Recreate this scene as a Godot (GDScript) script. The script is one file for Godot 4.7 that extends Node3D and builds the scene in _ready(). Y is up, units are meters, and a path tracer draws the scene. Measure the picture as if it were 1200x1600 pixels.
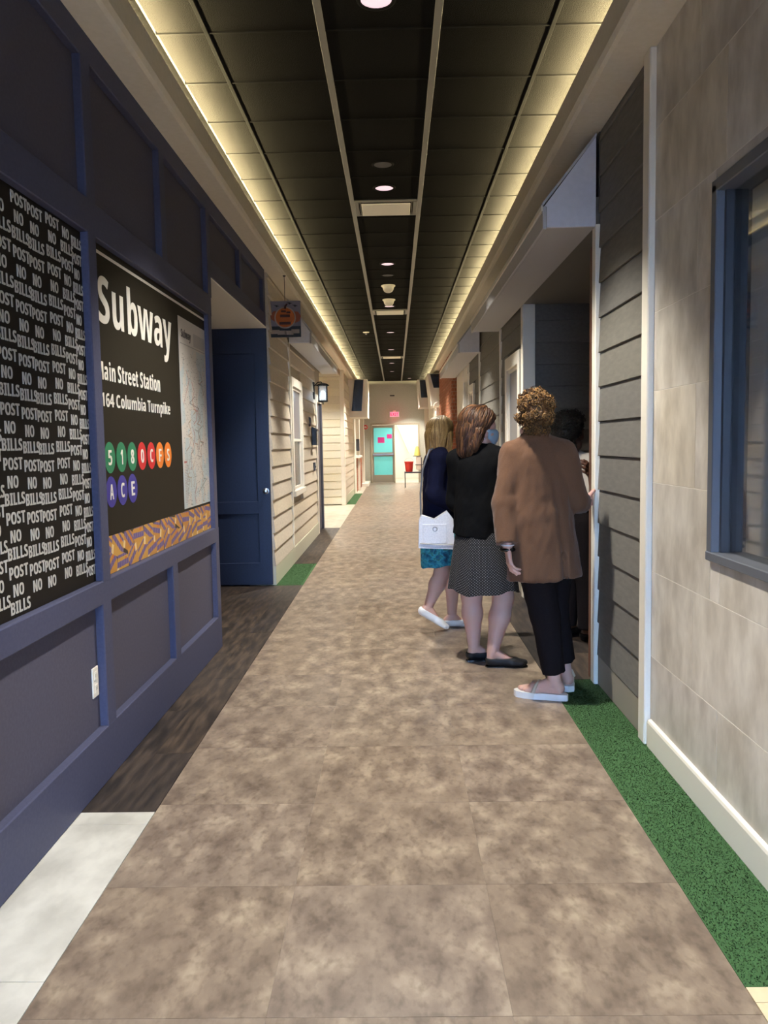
extends Node3D
# An indoor "main street" corridor: x to the right, y up, the corridor runs along -z. D below is the distance down the corridor (z = -D).

const WL := -1.24      # face of the left wall
const WR := 1.15       # face of the right wall
const CEIL := 3.6
const SOF := 3.10      # underside of the cove bulkheads
const D_BACK := -4.0
const D_END := 29.5

var M := {}            # materials
var rng := RandomNumberGenerator.new()
var tnoise := FastNoiseLite.new()

# ------------------------------------------------------------------ helpers
func P(x: float, y: float, d: float) -> Vector3:
	return Vector3(x, y, -d)

func stool() -> SurfaceTool:
	var st := SurfaceTool.new()
	st.begin(Mesh.PRIMITIVE_TRIANGLES)
	return st

func put(called: String, mesh: Mesh, mat: Material, parent: Node = self) -> MeshInstance3D:
	var o := MeshInstance3D.new()
	o.name = numbered(called, parent)
	o.mesh = mesh
	o.material_override = mat
	parent.add_child(o, true)
	return o

func obj(called: String, st: SurfaceTool, mat: Material, parent: Node = self) -> MeshInstance3D:
	return put(called, st.commit(), mat, parent)

func numbered(called: String, parent: Node) -> String:
	if not parent.has_node(called):
		return called
	var key := "count_" + called
	var n: int = parent.get_meta(key, 0) + 1
	parent.set_meta(key, n)
	return "%s_%03d" % [called, n]

func tag(o: Node, label: String, category: String, group := "") -> Node:
	o.set_meta("label", label)
	o.set_meta("category", category)
	if group:
		o.set_meta("group", group)
	return o

func struct(o: Node, label := "", category := "") -> Node:
	o.set_meta("kind", "structure")
	if label:
		tag(o, label, category)
	return o

func thing(called: String, at: Vector3, label: String, category: String, group := "") -> Node3D:
	var o := Node3D.new()
	o.name = numbered(called, self)
	add_child(o, true)
	o.position = at
	tag(o, label, category, group)
	return o

func uv_of(p: Vector3, n: Vector3) -> Vector2:
	var a := n.abs()
	if a.y >= a.x and a.y >= a.z:
		return Vector2(p.x, p.z)
	if a.x >= a.z:
		return Vector2(-p.z * signf(n.x), -p.y)
	return Vector2(p.x * signf(n.z), -p.y)

func tri(st: SurfaceTool, a: Vector3, b: Vector3, c: Vector3, n: Vector3) -> void:
	if (b - a).cross(c - a).dot(n) > 0.0:
		var t := b
		b = c
		c = t
	for p: Vector3 in [a, b, c]:
		st.set_normal(n)
		st.set_uv(uv_of(p, n))
		st.add_vertex(p)

func quad(st: SurfaceTool, a: Vector3, b: Vector3, c: Vector3, d: Vector3, n: Vector3) -> void:
	tri(st, a, b, c, n)
	tri(st, a, c, d, n)

# chamfered box between two corners
func box(st: SurfaceTool, p: Vector3, q: Vector3, bev := 0.003) -> SurfaceTool:
	var lo := p.min(q)
	var hi := p.max(q)
	var c := (lo + hi) * 0.5
	var h := (hi - lo) * 0.5
	var e := minf(bev, minf(h.x, minf(h.y, h.z)) * 0.6)
	for ax in 3:
		var u := (ax + 1) % 3
		var v := (ax + 2) % 3
		for s: float in [-1.0, 1.0]:
			var n := Vector3.ZERO
			n[ax] = s
			var ps := []
			for k: Array in [[-1, -1], [1, -1], [1, 1], [-1, 1]]:
				var r := Vector3.ZERO
				r[ax] = s * h[ax]
				r[u] = k[0] * (h[u] - e)
				r[v] = k[1] * (h[v] - e)
				ps.append(c + r)
			quad(st, ps[0], ps[1], ps[2], ps[3], n)
	if e <= 0.0002:
		return st
	for ax in 3:   # edges along ax
		var u := (ax + 1) % 3
		var v := (ax + 2) % 3
		for su: float in [-1.0, 1.0]:
			for sv: float in [-1.0, 1.0]:
				var n := Vector3.ZERO
				n[u] = su
				n[v] = sv
				var a := Vector3.ZERO
				a[ax] = h[ax] - e
				a[u] = su * h[u]
				a[v] = sv * (h[v] - e)
				var b := a
				b[ax] = -a[ax]
				var a2 := a
				a2[u] = su * (h[u] - e)
				a2[v] = sv * h[v]
				var b2 := a2
				b2[ax] = -a2[ax]
				quad(st, c + a, c + b, c + b2, c + a2, n.normalized())
	for sx: float in [-1.0, 1.0]:
		for sy: float in [-1.0, 1.0]:
			for sz: float in [-1.0, 1.0]:
				var s := Vector3(sx, sy, sz)
				var g := s * (h - Vector3(e, e, e))
				tri(st, c + g + Vector3(sx * e, 0, 0), c + g + Vector3(0, sy * e, 0), c + g + Vector3(0, 0, sz * e), s.normalized())
	return st

func bx(called: String, p: Vector3, q: Vector3, mat: Material, parent: Node = self, bev := 0.003) -> MeshInstance3D:
	return obj(called, box(stool(), p, q, bev), mat, parent)

# box given in the parent's own frame when the parent sits at o
func bxl(called: String, o: Vector3, p: Vector3, q: Vector3, mat: Material, parent: Node, bev := 0.003) -> MeshInstance3D:
	return obj(called, box(stool(), p - o, q - o, bev), mat, parent)

# prism: outline in the xy plane (points x,y in order), from distance d0 to d1
func prism(st: SurfaceTool, pts: Array, d0: float, d1: float, o := Vector3.ZERO) -> SurfaceTool:
	var poly := PackedVector2Array(pts)
	var ids := Geometry2D.triangulate_polygon(poly)
	for e: Array in [[d0, 1.0], [d1, -1.0]]:
		for i in range(0, ids.size(), 3):
			var t := []
			for k in 3:
				var v := poly[ids[i + k]]
				t.append(P(v.x, v.y, e[0]) - o)
			tri(st, t[0], t[1], t[2], Vector3(0, 0, e[1]))
	var area := 0.0
	for i in poly.size():
		area += poly[i].cross(poly[(i + 1) % poly.size()])
	for i in poly.size():
		var a := poly[i]
		var b := poly[(i + 1) % poly.size()]
		var t := (b - a).normalized()
		var n := Vector3(t.y, -t.x, 0) * signf(area)
		quad(st, P(a.x, a.y, d0) - o, P(b.x, b.y, d0) - o, P(b.x, b.y, d1) - o, P(a.x, a.y, d1) - o, n)
	return st

# surface of revolution about an axis through o along dir; profile points (radius, height)
func lathe(st: SurfaceTool, o: Vector3, dir: Vector3, prof: Array, seg := 20) -> SurfaceTool:
	var w := dir.normalized()
	var u := w.cross(Vector3(0.3, 0.9, 0.2)).normalized()
	var v := w.cross(u)
	for i in prof.size() - 1:
		var a: Vector2 = prof[i]
		var b: Vector2 = prof[i + 1]
		var t := (b - a).normalized()
		for k in seg:
			var p0 := TAU * k / seg
			var p1 := TAU * (k + 1) / seg
			var r0 := u * cos(p0) + v * sin(p0)
			var r1 := u * cos(p1) + v * sin(p1)
			var n := ((r0 + r1).normalized() * t.y - w * t.x).normalized()
			var q := [o + r0 * a.x + w * a.y, o + r1 * a.x + w * a.y, o + r1 * b.x + w * b.y, o + r0 * b.x + w * b.y]
			if a.x > 0.0001:
				tri(st, q[0], q[1], q[2], n)
			if b.x > 0.0001:
				tri(st, q[0], q[2], q[3], n)
	return st

# round bar along a polyline with a radius at each point
func tube(st: SurfaceTool, pts: Array, rad: Array, seg := 8, col := Color.WHITE, caps := true) -> SurfaceTool:
	var rings := []
	var norms := []
	var ref := Vector3(0.21, 0.4, 0.89)
	for i in pts.size():
		var t: Vector3 = (pts[mini(i + 1, pts.size() - 1)] - pts[maxi(i - 1, 0)]).normalized()
		var u := ref - t * ref.dot(t)
		if u.length() < 0.05:
			u = Vector3(1, 0, 0) - t * t.x
		u = u.normalized()
		ref = u
		var v := t.cross(u)
		var ring := []
		var nn := []
		for k in seg:
			var a := TAU * k / seg
			var n := u * cos(a) + v * sin(a)
			nn.append(n)
			ring.append(pts[i] + n * float(rad[i] if i < rad.size() else rad[-1]))
		rings.append(ring)
		norms.append(nn)
	for i in pts.size() - 1:
		for k in seg:
			var k2 := (k + 1) % seg
			var vs := [rings[i][k], rings[i + 1][k], rings[i + 1][k2], rings[i][k2]]
			var ns := [norms[i][k], norms[i + 1][k], norms[i + 1][k2], norms[i][k2]]
			var flip: bool = (vs[1] - vs[0]).cross(vs[2] - vs[0]).dot(ns[0]) > 0.0
			for id: int in ([0, 2, 1, 0, 3, 2] if flip else [0, 1, 2, 0, 2, 3]):
				st.set_color(col)
				st.set_normal(ns[id])
				st.set_uv(Vector2(0, 0))
				st.add_vertex(vs[id])
	if caps:
		for e: int in [0, pts.size() - 1]:
			var n: Vector3 = (pts[0] - pts[1]).normalized() if e == 0 else (pts[-1] - pts[-2]).normalized()
			for k in seg:
				var a: Vector3 = pts[e]
				var b: Vector3 = rings[e][k]
				var c: Vector3 = rings[e][(k + 1) % seg]
				if (b - a).cross(c - a).dot(n) > 0.0:
					var sw := b
					b = c
					c = sw
				for p: Vector3 in [a, b, c]:
					st.set_color(col)
					st.set_normal(n)
					st.set_uv(Vector2(0, 0))
					st.add_vertex(p)
	return st

# ------------------------------------------------------------------ materials
func flat(c: Color, rough := 0.6, metal := 0.0, spec := 0.5) -> StandardMaterial3D:
	var m := StandardMaterial3D.new()
	m.albedo_color = c
	m.roughness = rough
	m.metallic = metal
	m.metallic_specular = spec
	return m

func rgb(r: int, g: int, b: int) -> Color:
	return Color8(r, g, b)

func noise_tex(sd: int, freq: float, octaves: int, stops: Array, size := 512, warp := 0.0, kind := FastNoiseLite.TYPE_SIMPLEX_SMOOTH) -> NoiseTexture2D:
	var f := FastNoiseLite.new()
	f.seed = sd
	f.noise_type = kind
	f.frequency = freq
	f.fractal_octaves = octaves
	f.fractal_gain = 0.55
	if warp > 0.0:
		f.domain_warp_enabled = true
		f.domain_warp_amplitude = warp
		f.domain_warp_frequency = freq
	var g := Gradient.new()
	var offs := PackedFloat32Array()
	var cols := PackedColorArray()
	for s: Array in stops:
		offs.append(s[0])
		cols.append(s[1])
	g.offsets = offs
	g.colors = cols
	var t := NoiseTexture2D.new()
	t.width = size
	t.height = size
	t.seamless = true
	t.seamless_blend_skirt = 0.3
	t.noise = f
	t.color_ramp = g
	return t

# a base colour with fine and coarse mottling, mapped in world space
func mottled(sd: int, a: Color, b: Color, scale: Vector3, rough := 0.6, freq := 0.008, octaves := 5, world := true, size := 512, warp := 0.0) -> StandardMaterial3D:
	var m := flat(Color.WHITE, rough)
	m.albedo_texture = noise_tex(sd, freq, octaves, [[0.15, a], [0.85, b]], size, warp)
	m.uv1_triplanar = true
	m.uv1_world_triplanar = world
	m.uv1_scale = scale
	return m

func bumped(m: StandardMaterial3D, sd: int, freq: float, strength: float) -> StandardMaterial3D:
	var t := noise_tex(sd, freq, 3, [[0.0, Color.BLACK], [1.0, Color.WHITE]], 256)
	t.as_normal_map = true
	t.bump_strength = 4.0
	m.normal_enabled = true
	m.normal_scale = strength
	m.normal_texture = t
	return m

func make_materials() -> void:
	var ft := noise_tex(11, 0.006, 7, [[0.08, rgb(108, 93, 80)], [0.4, rgb(133, 117, 101)], [0.62, rgb(149, 132, 114)], [0.92, rgb(174, 158, 136)]], 1024, 40.0)
	for k in 4:
		var m := flat([Color(1, 1, 1), Color(0.985, 0.98, 0.975), Color(0.99, 0.99, 1.0), Color(0.97, 0.97, 0.975)][k], 0.34)
		m.albedo_texture = ft
		m.detail_enabled = true
		m.detail_blend_mode = BaseMaterial3D.BLEND_MODE_MUL
		m.detail_albedo = FINE()
		m.uv1_scale = Vector3(1.0, 0.62, 1)
		m.uv1_offset = Vector3(0.37 * k, 0.61 * k, 0)
		m.roughness_texture = null
		M["floor%d" % k] = m
	for k in 3:
		var m := mottled(31, rgb(34, 28, 25), rgb(76, 64, 55), Vector3(3.0, 1, 0.45), 0.5, 0.012, 6)
		m.albedo_color = [Color(1, 1, 1), Color(0.85, 0.84, 0.83), Color(1.12, 1.1, 1.05)][k]
		m.uv1_offset = Vector3(0.3 * k, 0, 0.41 * k)
		M["wood%d" % k] = m
	M.stone = mottled(41, rgb(180, 177, 166), rgb(214, 211, 200), Vector3(0.9, 1, 0.6), 0.4, 0.008, 5, true, 512, 30.0)
	M.cream_floor = mottled(42, rgb(176, 168, 150), rgb(202, 194, 176), Vector3(0.9, 1, 0.9), 0.35)
	M.tan = mottled(43, rgb(214, 190, 150), rgb(232, 212, 174), Vector3(1.2, 1, 0.6), 0.45)
	M.turf = mottled(44, rgb(44, 80, 42), rgb(74, 114, 66), Vector3(5, 5, 5), 0.95, 0.06, 3)
	M.blade = flat(Color.WHITE, 0.8)
	M.blade.vertex_color_use_as_albedo = true
	M.blue = mottled(51, rgb(76, 78, 100), rgb(82, 84, 106), Vector3(3, 3, 3), 0.42, 0.03, 3)
	M.panel_blue = mottled(52, rgb(84, 82, 96), rgb(90, 88, 102), Vector3(3, 3, 3), 0.5, 0.03, 3)
	M.door_blue = mottled(53, rgb(32, 43, 70), rgb(36, 48, 78), Vector3(3, 3, 3), 0.45, 0.03, 3)
	for k in 3:
		var m := mottled(61, rgb(208, 195, 176), rgb(220, 207, 187), Vector3(2.2, 3, 0.7), 0.6, 0.02, 4)
		m.albedo_color = [Color(1, 1, 1), Color(0.965, 0.965, 0.97), Color(0.985, 0.98, 0.96)][k]
		M["siding%d" % k] = m
		var c := mottled(62, rgb(234, 226, 200), rgb(242, 234, 210), Vector3(2.2, 3, 0.7), 0.6, 0.02, 4)
		c.albedo_color = m.albedo_color
		M["cream%d" % k] = c
		var g := mottled(63, rgb(118, 115, 109), rgb(128, 125, 118), Vector3(2.2, 3, 0.7), 0.6, 0.02, 4)
		g.albedo_color = m.albedo_color
		M["grey%d" % k] = g
	var wt := noise_tex(71, 0.006, 5, [[0.15, rgb(196, 186, 171)], [0.5, rgb(216, 207, 193)], [0.85, rgb(233, 225, 212)]], 1024, 22.0)
	for k in 4:
		var m := flat([Color(1, 1, 1), Color(0.97, 0.97, 0.96), Color(0.99, 0.98, 0.95), Color(0.95, 0.95, 0.95)][k], 0.35)
		m.albedo_texture = wt
		m.uv1_scale = Vector3(0.9, 0.45, 1)
		m.uv1_offset = Vector3(0.31 * k, 0.23 * k, 0)
		M["tile%d" % k] = m
	M.grout = flat(rgb(240, 233, 220), 0.8)
	M.white = flat(rgb(238, 231, 216), 0.5)
	M.trim = flat(rgb(242, 234, 216), 0.5)
	M.base_cream = flat(rgb(206, 202, 178), 0.5)
	M.base_grey = flat(rgb(160, 152, 136), 0.55)
	M.plaster = mottled(81, rgb(180, 170, 150), rgb(188, 178, 158), Vector3(2, 2, 2), 0.8, 0.02, 3)
	M.crown = mottled(82, rgb(226, 216, 194), rgb(232, 222, 202), Vector3(2, 2, 2), 0.7, 0.02, 3)
	M.end_wall = mottled(83, rgb(188, 186, 172), rgb(196, 194, 180), Vector3(2, 2, 2), 0.8, 0.02, 3)
	M.awning = flat(rgb(196, 194, 194), 0.55)
	M.awning_end = mottled(84, rgb(226, 226, 234), rgb(232, 232, 240), Vector3(2, 2, 2), 0.6, 0.02, 3)
	M.ctile = bumped(mottled(85, rgb(27, 26, 25), rgb(35, 34, 32), Vector3(4, 4, 4), 0.95, 0.06, 3), 86, 0.12, 0.6)
	M.ctile.metallic_specular = 0.1
	M.tee = flat(rgb(120, 117, 110), 0.5)
	M.tee_dark = flat(rgb(26, 25, 24), 0.8, 0.0, 0.2)
	M.black = flat(rgb(20, 20, 21), 0.5)
	M.satin_black = flat(rgb(14, 14, 15), 0.25)
	M.board = flat(rgb(38, 34, 30), 0.6)
	M.board_sub = flat(rgb(46, 42, 34), 0.55)
	M.print_white = flat(rgb(226, 220, 208), 0.6)
	M.print_grey = flat(rgb(192, 186, 176), 0.6)
	M.print_dark = flat(rgb(90, 84, 84), 0.6)
	M.green = flat(rgb(40, 122, 84), 0.55)
	M.red = flat(rgb(204, 42, 44), 0.55)
	M.orange = flat(rgb(232, 126, 40), 0.55)
	M.indigo = flat(rgb(62, 54, 140), 0.55)
	M.metal = flat(rgb(170, 172, 176), 0.3, 0.9)
	M.frame_grey = flat(rgb(104, 107, 114), 0.4, 0.1)
	M.frame_dark = flat(rgb(58, 60, 66), 0.4)
	M.charcoal = flat(rgb(84, 84, 92), 0.5)
	M.mahogany = flat(rgb(96, 58, 40), 0.5)
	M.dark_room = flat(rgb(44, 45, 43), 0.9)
	M.recess_wall = flat(rgb(112, 108, 101), 0.7)
	M.concrete = flat(rgb(70, 66, 60), 0.9)
	var gl := flat(Color(0.12, 0.14, 0.13, 0.22), 0.03)
	gl.transparency = BaseMaterial3D.TRANSPARENCY_ALPHA
	M.glass = gl
	var cy := flat(Color8(110, 200, 204, 200), 0.4)
	cy.transparency = BaseMaterial3D.TRANSPARENCY_ALPHA
	cy.backlight_enabled = true
	cy.backlight = Color(0.5, 0.92, 0.95)
	M.cyan = cy
	M.curtain = flat(rgb(122, 124, 132), 0.3)
	M.dark_pane = flat(rgb(66, 63, 56), 0.2)
	M.brick_mortar = flat(rgb(168, 140, 118), 0.9)
	M.brick = mottled(91, rgb(140, 80, 52), rgb(176, 108, 72), Vector3(6, 9, 6), 0.85, 0.05, 3)
	M.skin = flat(rgb(206, 162, 144), 0.5)
	M.skin.subsurf_scatter_enabled = true
	M.skin.subsurf_scatter_strength = 0.08
	M.skin_dark = flat(rgb(96, 62, 46), 0.5)
	M.eye = flat(rgb(230, 226, 220), 0.2)
	M.iris = flat(rgb(52, 36, 26), 0.2)
	M.coat = mottled(101, rgb(98, 71, 54), rgb(116, 85, 64), Vector3(9, 9, 9), 0.9, 0.09, 3, false, 256)
	M.coat.rim_enabled = true
	M.coat.rim = 0.25
	M.coat.rim_tint = 0.8
	M.black_knit = mottled(102, rgb(13, 13, 14), rgb(20, 20, 21), Vector3(8, 8, 8), 0.95, 0.06, 3, false, 256)
	M.black_knit.metallic_specular = 0.2
	M.navy = mottled(103, rgb(16, 18, 38), rgb(24, 26, 48), Vector3(8, 8, 8), 0.9, 0.06, 3, false, 256)
	M.navy.metallic_specular = 0.2
	M.trousers = mottled(104, rgb(26, 22, 23), rgb(34, 29, 30), Vector3(8, 8, 8), 0.9, 0.06, 3, false, 256)
	M.trousers.metallic_specular = 0.2
	M.blouse = flat(rgb(222, 214, 204), 0.8)
	var teal := flat(Color.WHITE, 0.8)
	teal.albedo_texture = noise_tex(105, 0.022, 3, [[0.2, rgb(14, 62, 92)], [0.42, rgb(24, 122, 148)], [0.58, rgb(70, 168, 182)], [0.7, rgb(40, 110, 96)], [0.85, rgb(24, 84, 124)]], 256, 12.0)
	teal.uv1_triplanar = true
	teal.uv1_scale = Vector3(2.6, 2.6, 2.6)
	M.teal = teal
	M.dots = flat(Color.WHITE, 0.85)
	M.dots.albedo_texture = dots_texture()
	M.dots.uv1_scale = Vector3(70, 26, 1)
	M.bag = mottled(106, rgb(206, 206, 212), rgb(222, 222, 226), Vector3(6, 6, 6), 0.45, 0.04, 3, false, 256)
	M.white_shoe = flat(rgb(228, 226, 220), 0.5)
	M.black_shoe = flat(rgb(16, 15, 17), 0.6)
	M.sandal_strap = flat(rgb(188, 172, 150), 0.5)
	M.mask = flat(rgb(158, 180, 196), 0.8)
	for k: String in ["blue", "panel_blue", "board", "board_sub", "siding0", "siding1", "siding2", "grey0", "grey1", "grey2", "awning", "awning_end", "crown", "plaster", "coat"]:
		M[k].metallic_specular = 0.18
	for k: Array in [["hair_gold", 0.55], ["hair_brown", 0.5], ["hair_blond", 0.45], ["hair_dark", 0.6]]:
		var m := flat(Color.WHITE, k[1], 0.0, 0.45)
		m.vertex_color_use_as_albedo = true
		M[k[0]] = m
	# things that give off light, and a few painted goods
	M.led = flat(rgb(255, 240, 200), 0.5)
	M.led.emission_enabled = true
	M.led.emission = Color(1.0, 0.86, 0.5)
	M.led.emission_energy_multiplier = 1.0
	M.lens = flat(rgb(255, 240, 240), 0.5)
	M.lens.emission_enabled = true
	M.lens.emission = Color(1.0, 0.86, 0.9)
	M.lens.emission_energy_multiplier = 0.9
	M.bulb = flat(rgb(240, 245, 255), 0.5)
	M.bulb.emission_enabled = true
	M.bulb.emission = Color(0.8, 0.92, 1.0)
	M.bulb.emission_energy_multiplier = 2.2
	M.exit_face = flat(rgb(150, 120, 130), 0.5)
	M.exit_face.emission_enabled = true
	M.exit_face.emission = Color(1.0, 0.72, 0.82)
	M.exit_face.emission_energy_multiplier = 0.6
	M.exit_red = flat(rgb(120, 10, 50), 0.5)
	M.exit_red.emission_enabled = true
	M.exit_red.emission = Color(0.95, 0.05, 0.36)
	M.exit_red.emission_energy_multiplier = 0.9
	M.panel_glow = flat(rgb(255, 252, 246), 0.5)
	M.panel_glow.emission_enabled = true
	M.panel_glow.emission = Color(1.0, 0.97, 0.92)
	M.panel_glow.emission_energy_multiplier = 2.0
	M.pink = flat(rgb(226, 60, 150), 0.6)
	M.bright_wall = flat(rgb(236, 230, 220), 0.8)
	M.bucket_red = flat(rgb(226, 62, 52), 0.4)
	M.yellow = flat(rgb(232, 222, 120), 0.8)
	M.sign_grey = flat(rgb(132, 124, 132), 0.6)
	M.sign_pale = flat(rgb(176, 158, 140), 0.6)
	M.sign_rust = flat(rgb(150, 76, 40), 0.6)
	M.sign_dark = flat(rgb(74, 34, 22), 0.6)
	M.pumpkin = flat(rgb(196, 102, 34), 0.6)
	var cg := flat(Color(0.95, 0.98, 1.0, 0.06), 0.02)
	cg.transparency = BaseMaterial3D.TRANSPARENCY_ALPHA
	M.clear_glass = cg

var fine_tex: NoiseTexture2D
func FINE() -> NoiseTexture2D:
	if fine_tex == null:
		fine_tex = noise_tex(12, 0.05, 4, [[0.0, Color(0.82, 0.81, 0.8)], [0.5, Color(1, 1, 1)], [1.0, Color(1, 1, 1)]], 512)
	return fine_tex

func dots_texture() -> ImageTexture:
	var im := Image.create(32, 32, false, Image.FORMAT_RGB8)
	for y in 32:
		for x in 32:
			var d := minf(Vector2(x - 8, y - 8).length(), Vector2(x - 24, y - 24).length())
			im.set_pixel(x, y, rgb(158, 156, 156) if d < 3.4 else rgb(20, 19, 22))
	return ImageTexture.create_from_image(im)

# ------------------------------------------------------------------ lettering
var fonts := {}
func word_mesh(s: String, bold := true) -> TextMesh:
	var key := s + str(bold)
	if fonts.has(key):
		return fonts[key]
	var f := SystemFont.new()
	f.font_names = PackedStringArray(["Droid Sans"])
	f.font_weight = 700 if bold else 400
	var t := TextMesh.new()
	t.font = f
	t.text = s
	t.font_size = 32
	t.pixel_size = 0.01
	t.depth = 0.01
	t.curve_step = 1.0
	fonts[key] = t
	return t

# a word fitted to a rectangle: origin at its lower left corner, u along the line, v up, n out of the surface
func word(st: SurfaceTool, s: String, o: Vector3, u: Vector3, v: Vector3, n: Vector3, w: float, h: float) -> void:
	var t := word_mesh(s)
	var b := t.get_aabb()
	var x := u * (w / b.size.x)
	var y := v * (h / b.size.y)
	var z := n * (0.0016 / maxf(b.size.z, 0.001))
	var tr := Transform3D(Basis(x, y, z), o - x * b.position.x - y * b.position.y + n * 0.0009)
	for k in t.get_surface_count():
		st.append_from(t, k, tr)

func wall_word(st: SurfaceTool, s: String, x: float, d0: float, d1: float, y0: float, y1: float, o := Vector3.ZERO) -> void:
	word(st, s, P(x, y0, d0) - o, Vector3(0, 0, -1), Vector3.UP, Vector3(1, 0, 0), d1 - d0, y1 - y0)

func disc(st: SurfaceTool, c: Vector3, n: Vector3, r: float, thick := 0.002, seg := 28) -> SurfaceTool:
	return lathe(st, c, n, [Vector2(0, thick), Vector2(r, thick), Vector2(r, 0)].map(func(v): return v), seg)

# ------------------------------------------------------------------ the scene
func _ready() -> void:
	rng.seed = 20
	# camera
	var cam := Camera3D.new()
	cam.name = "camera"
	add_child(cam)
	var ax := Vector3(0.9997679, -0.01677523, -0.0135178)
	var ay := Vector3(0.01559638, 0.99642434, -0.08303789)
	var az := Vector3(0.01486244, 0.08280779, 0.9964547)
	cam.transform = Transform3D(Basis(ax, ay, az), Vector3(0, 1.41, 0))
	cam.fov = 63.6
	cam.near = 0.05
	cam.far = 200.0
	cam.current = true
	# sky and exposure
	var env := Environment.new()
	env.background_mode = Environment.BG_SKY
	var sky := Sky.new()
	var sm := ProceduralSkyMaterial.new()
	sm.sky_top_color = Color(0.5, 0.68, 0.95)
	sm.sky_horizon_color = Color(0.68, 0.82, 1.0)
	sm.ground_bottom_color = Color(0.3, 0.32, 0.36)
	sm.ground_horizon_color = Color(0.55, 0.66, 0.8)
	sm.sky_energy_multiplier = SKY_E
	sm.ground_energy_multiplier = SKY_E
	sky.sky_material = sm
	env.sky = sky
	env.tonemap_mode = Environment.TONE_MAPPER_LINEAR
	env.tonemap_exposure = 1.0
	env.sdfgi_enabled = true
	env.ssao_enabled = true
	env.ssil_enabled = true
	var we := WorldEnvironment.new()
	we.name = "environment"
	we.environment = env
	add_child(we)
	make_materials()
	# cove strips: a long light lying on each bulkhead shelf, shining up at the ceiling
	for s: Array in [["cove_strip_light", -1.235, "left"], ["cove_strip_light", 1.145, "right"]]:
		var t := thing(s[0], P(s[1], 3.472, 14.0), "warm light strip hidden on the cove ledge above the %s wall" % s[2], "light strip", "")
		bxl("diffuser", t.position, P(s[1] - 0.02, 3.456, -1.0), P(s[1] + 0.02, 3.472, 29.2), M.led, t, 0.002)
		var a := AreaLight3D.new()
		a.name = "cove_light"
		a.area_size = Vector2(0.036, 30.0)
		a.light_color = COVE_C
		a.light_energy = COVE_E
		a.light_size = 0.05
		a.shadow_enabled = true
		t.add_child(a)
		a.position = Vector3(0, 0.004, 0)
		a.rotation = Vector3(PI / 2, 0, 0)
	# downlights
	for d: float in [-1.75, 1.27, 4.28, 7.3, 10.32, 13.44, 16.57, 19.59, 22.84, 25.46]:
		downlight(-0.06, d, 0.74 if d < 2.0 else (1.0 if d < 9.0 else (1.1 if d < 12.0 else 1.25)))
	downlight(0.52, 28.3, 1.0)
	downlight(-1.75, 17.3, 0.5, 2.95)
	build_shell()
	build_things()
	build_people()

const SKY_E := 5.0
const COVE_E := 150.0
const COVE_C := Color(1.0, 0.92, 0.7)
const DOWN_E := 14.8
const DOWN_C := Color(1.0, 0.98, 0.94)

func downlight(x: float, d: float, gain := 1.0, y := CEIL) -> void:
	var where := "the ceiling slot far down the corridor"
	if y < CEIL:
		where = "the alcove ceiling on the left"
	elif d < 0.0:
		where = "the ceiling behind the camera"
	elif d < 2.0:
		where = "the ceiling overhead, outside the view"
	elif d < 5.0:
		where = "the ceiling, at the top edge of the photo"
	elif d < 8.0:
		where = "the ceiling, just before the nearest air vent"
	elif d < 12.0:
		where = "the ceiling, before the first white ceiling dome"
	elif d < 15.0:
		where = "the ceiling, between the second white dome and the second air vent"
	elif d < 18.0:
		where = "the ceiling, next one beyond the second air vent"
	elif d < 20.0:
		where = "the ceiling, last one before the third air vent"
	elif d < 23.0:
		where = "the ceiling, first one beyond the third air vent"
	elif d < 26.0:
		where = "the ceiling, second one beyond the third air vent"
	else:
		where = "the right half of the ceiling in front of the end wall"
	var t := thing("downlight", P(x, y, d), "round recessed downlight in " + where, "downlight", "recessed downlights along the corridor")
	var st := stool()
	lathe(st, Vector3.ZERO, Vector3.DOWN, [Vector2(0.078, -0.02), Vector2(0.078, 0.010), Vector2(0.086, 0.012), Vector2(0.098, 0.008), Vector2(0.1, 0.0)], 28)
	obj("trim_ring", st, M.tee_dark, t)
	obj("lens", disc(stool(), Vector3(0, 0.0, 0), Vector3.DOWN, 0.077, 0.004), M.lens, t)
	var s := SpotLight3D.new()
	s.name = "downlight_beam"
	s.light_color = DOWN_C
	s.light_energy = DOWN_E * gain
	s.light_size = 0.06
	s.spot_range = 40.0
	s.spot_attenuation = 2.0
	s.spot_angle = 45.0 if y >= CEIL else 72.0
	s.spot_angle_attenuation = 0.4
	s.shadow_enabled = true
	t.add_child(s)
	s.position = Vector3(0, -0.02, 0)
	s.rotation = Vector3(-PI / 2, 0, 0)

# ------------------------------------------------------------------ floor, ceiling, walls
func build_shell() -> void:
	build_floor()
	build_ceiling()
	build_left_wall()
	build_right_wall()
	build_ends()

func tiles(parent: Node, called: String, x0: float, x1: float, d0: float, d1: float, nx: int, step: float, kinds: Array, joint := 0.0012, stagger := false, phase := 0.0) -> void:
	var w := (x1 - x0) / nx
	for i in nx:
		var d := d0 - phase - (step * 0.5 if stagger and i % 2 else 0.0)
		while d < d1 - 0.001:
			var a := maxf(d, d0)
			var b := minf(d + step, d1)
			if b - a > 0.01:
				bx(called, P(x0 + w * i + joint * 0.3, -0.012, a + joint), P(x0 + w * (i + 1) - joint * 0.3, 0.0, b - joint), kinds[rng.randi() % kinds.size()], parent, 0.0003)
			d += step

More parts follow.
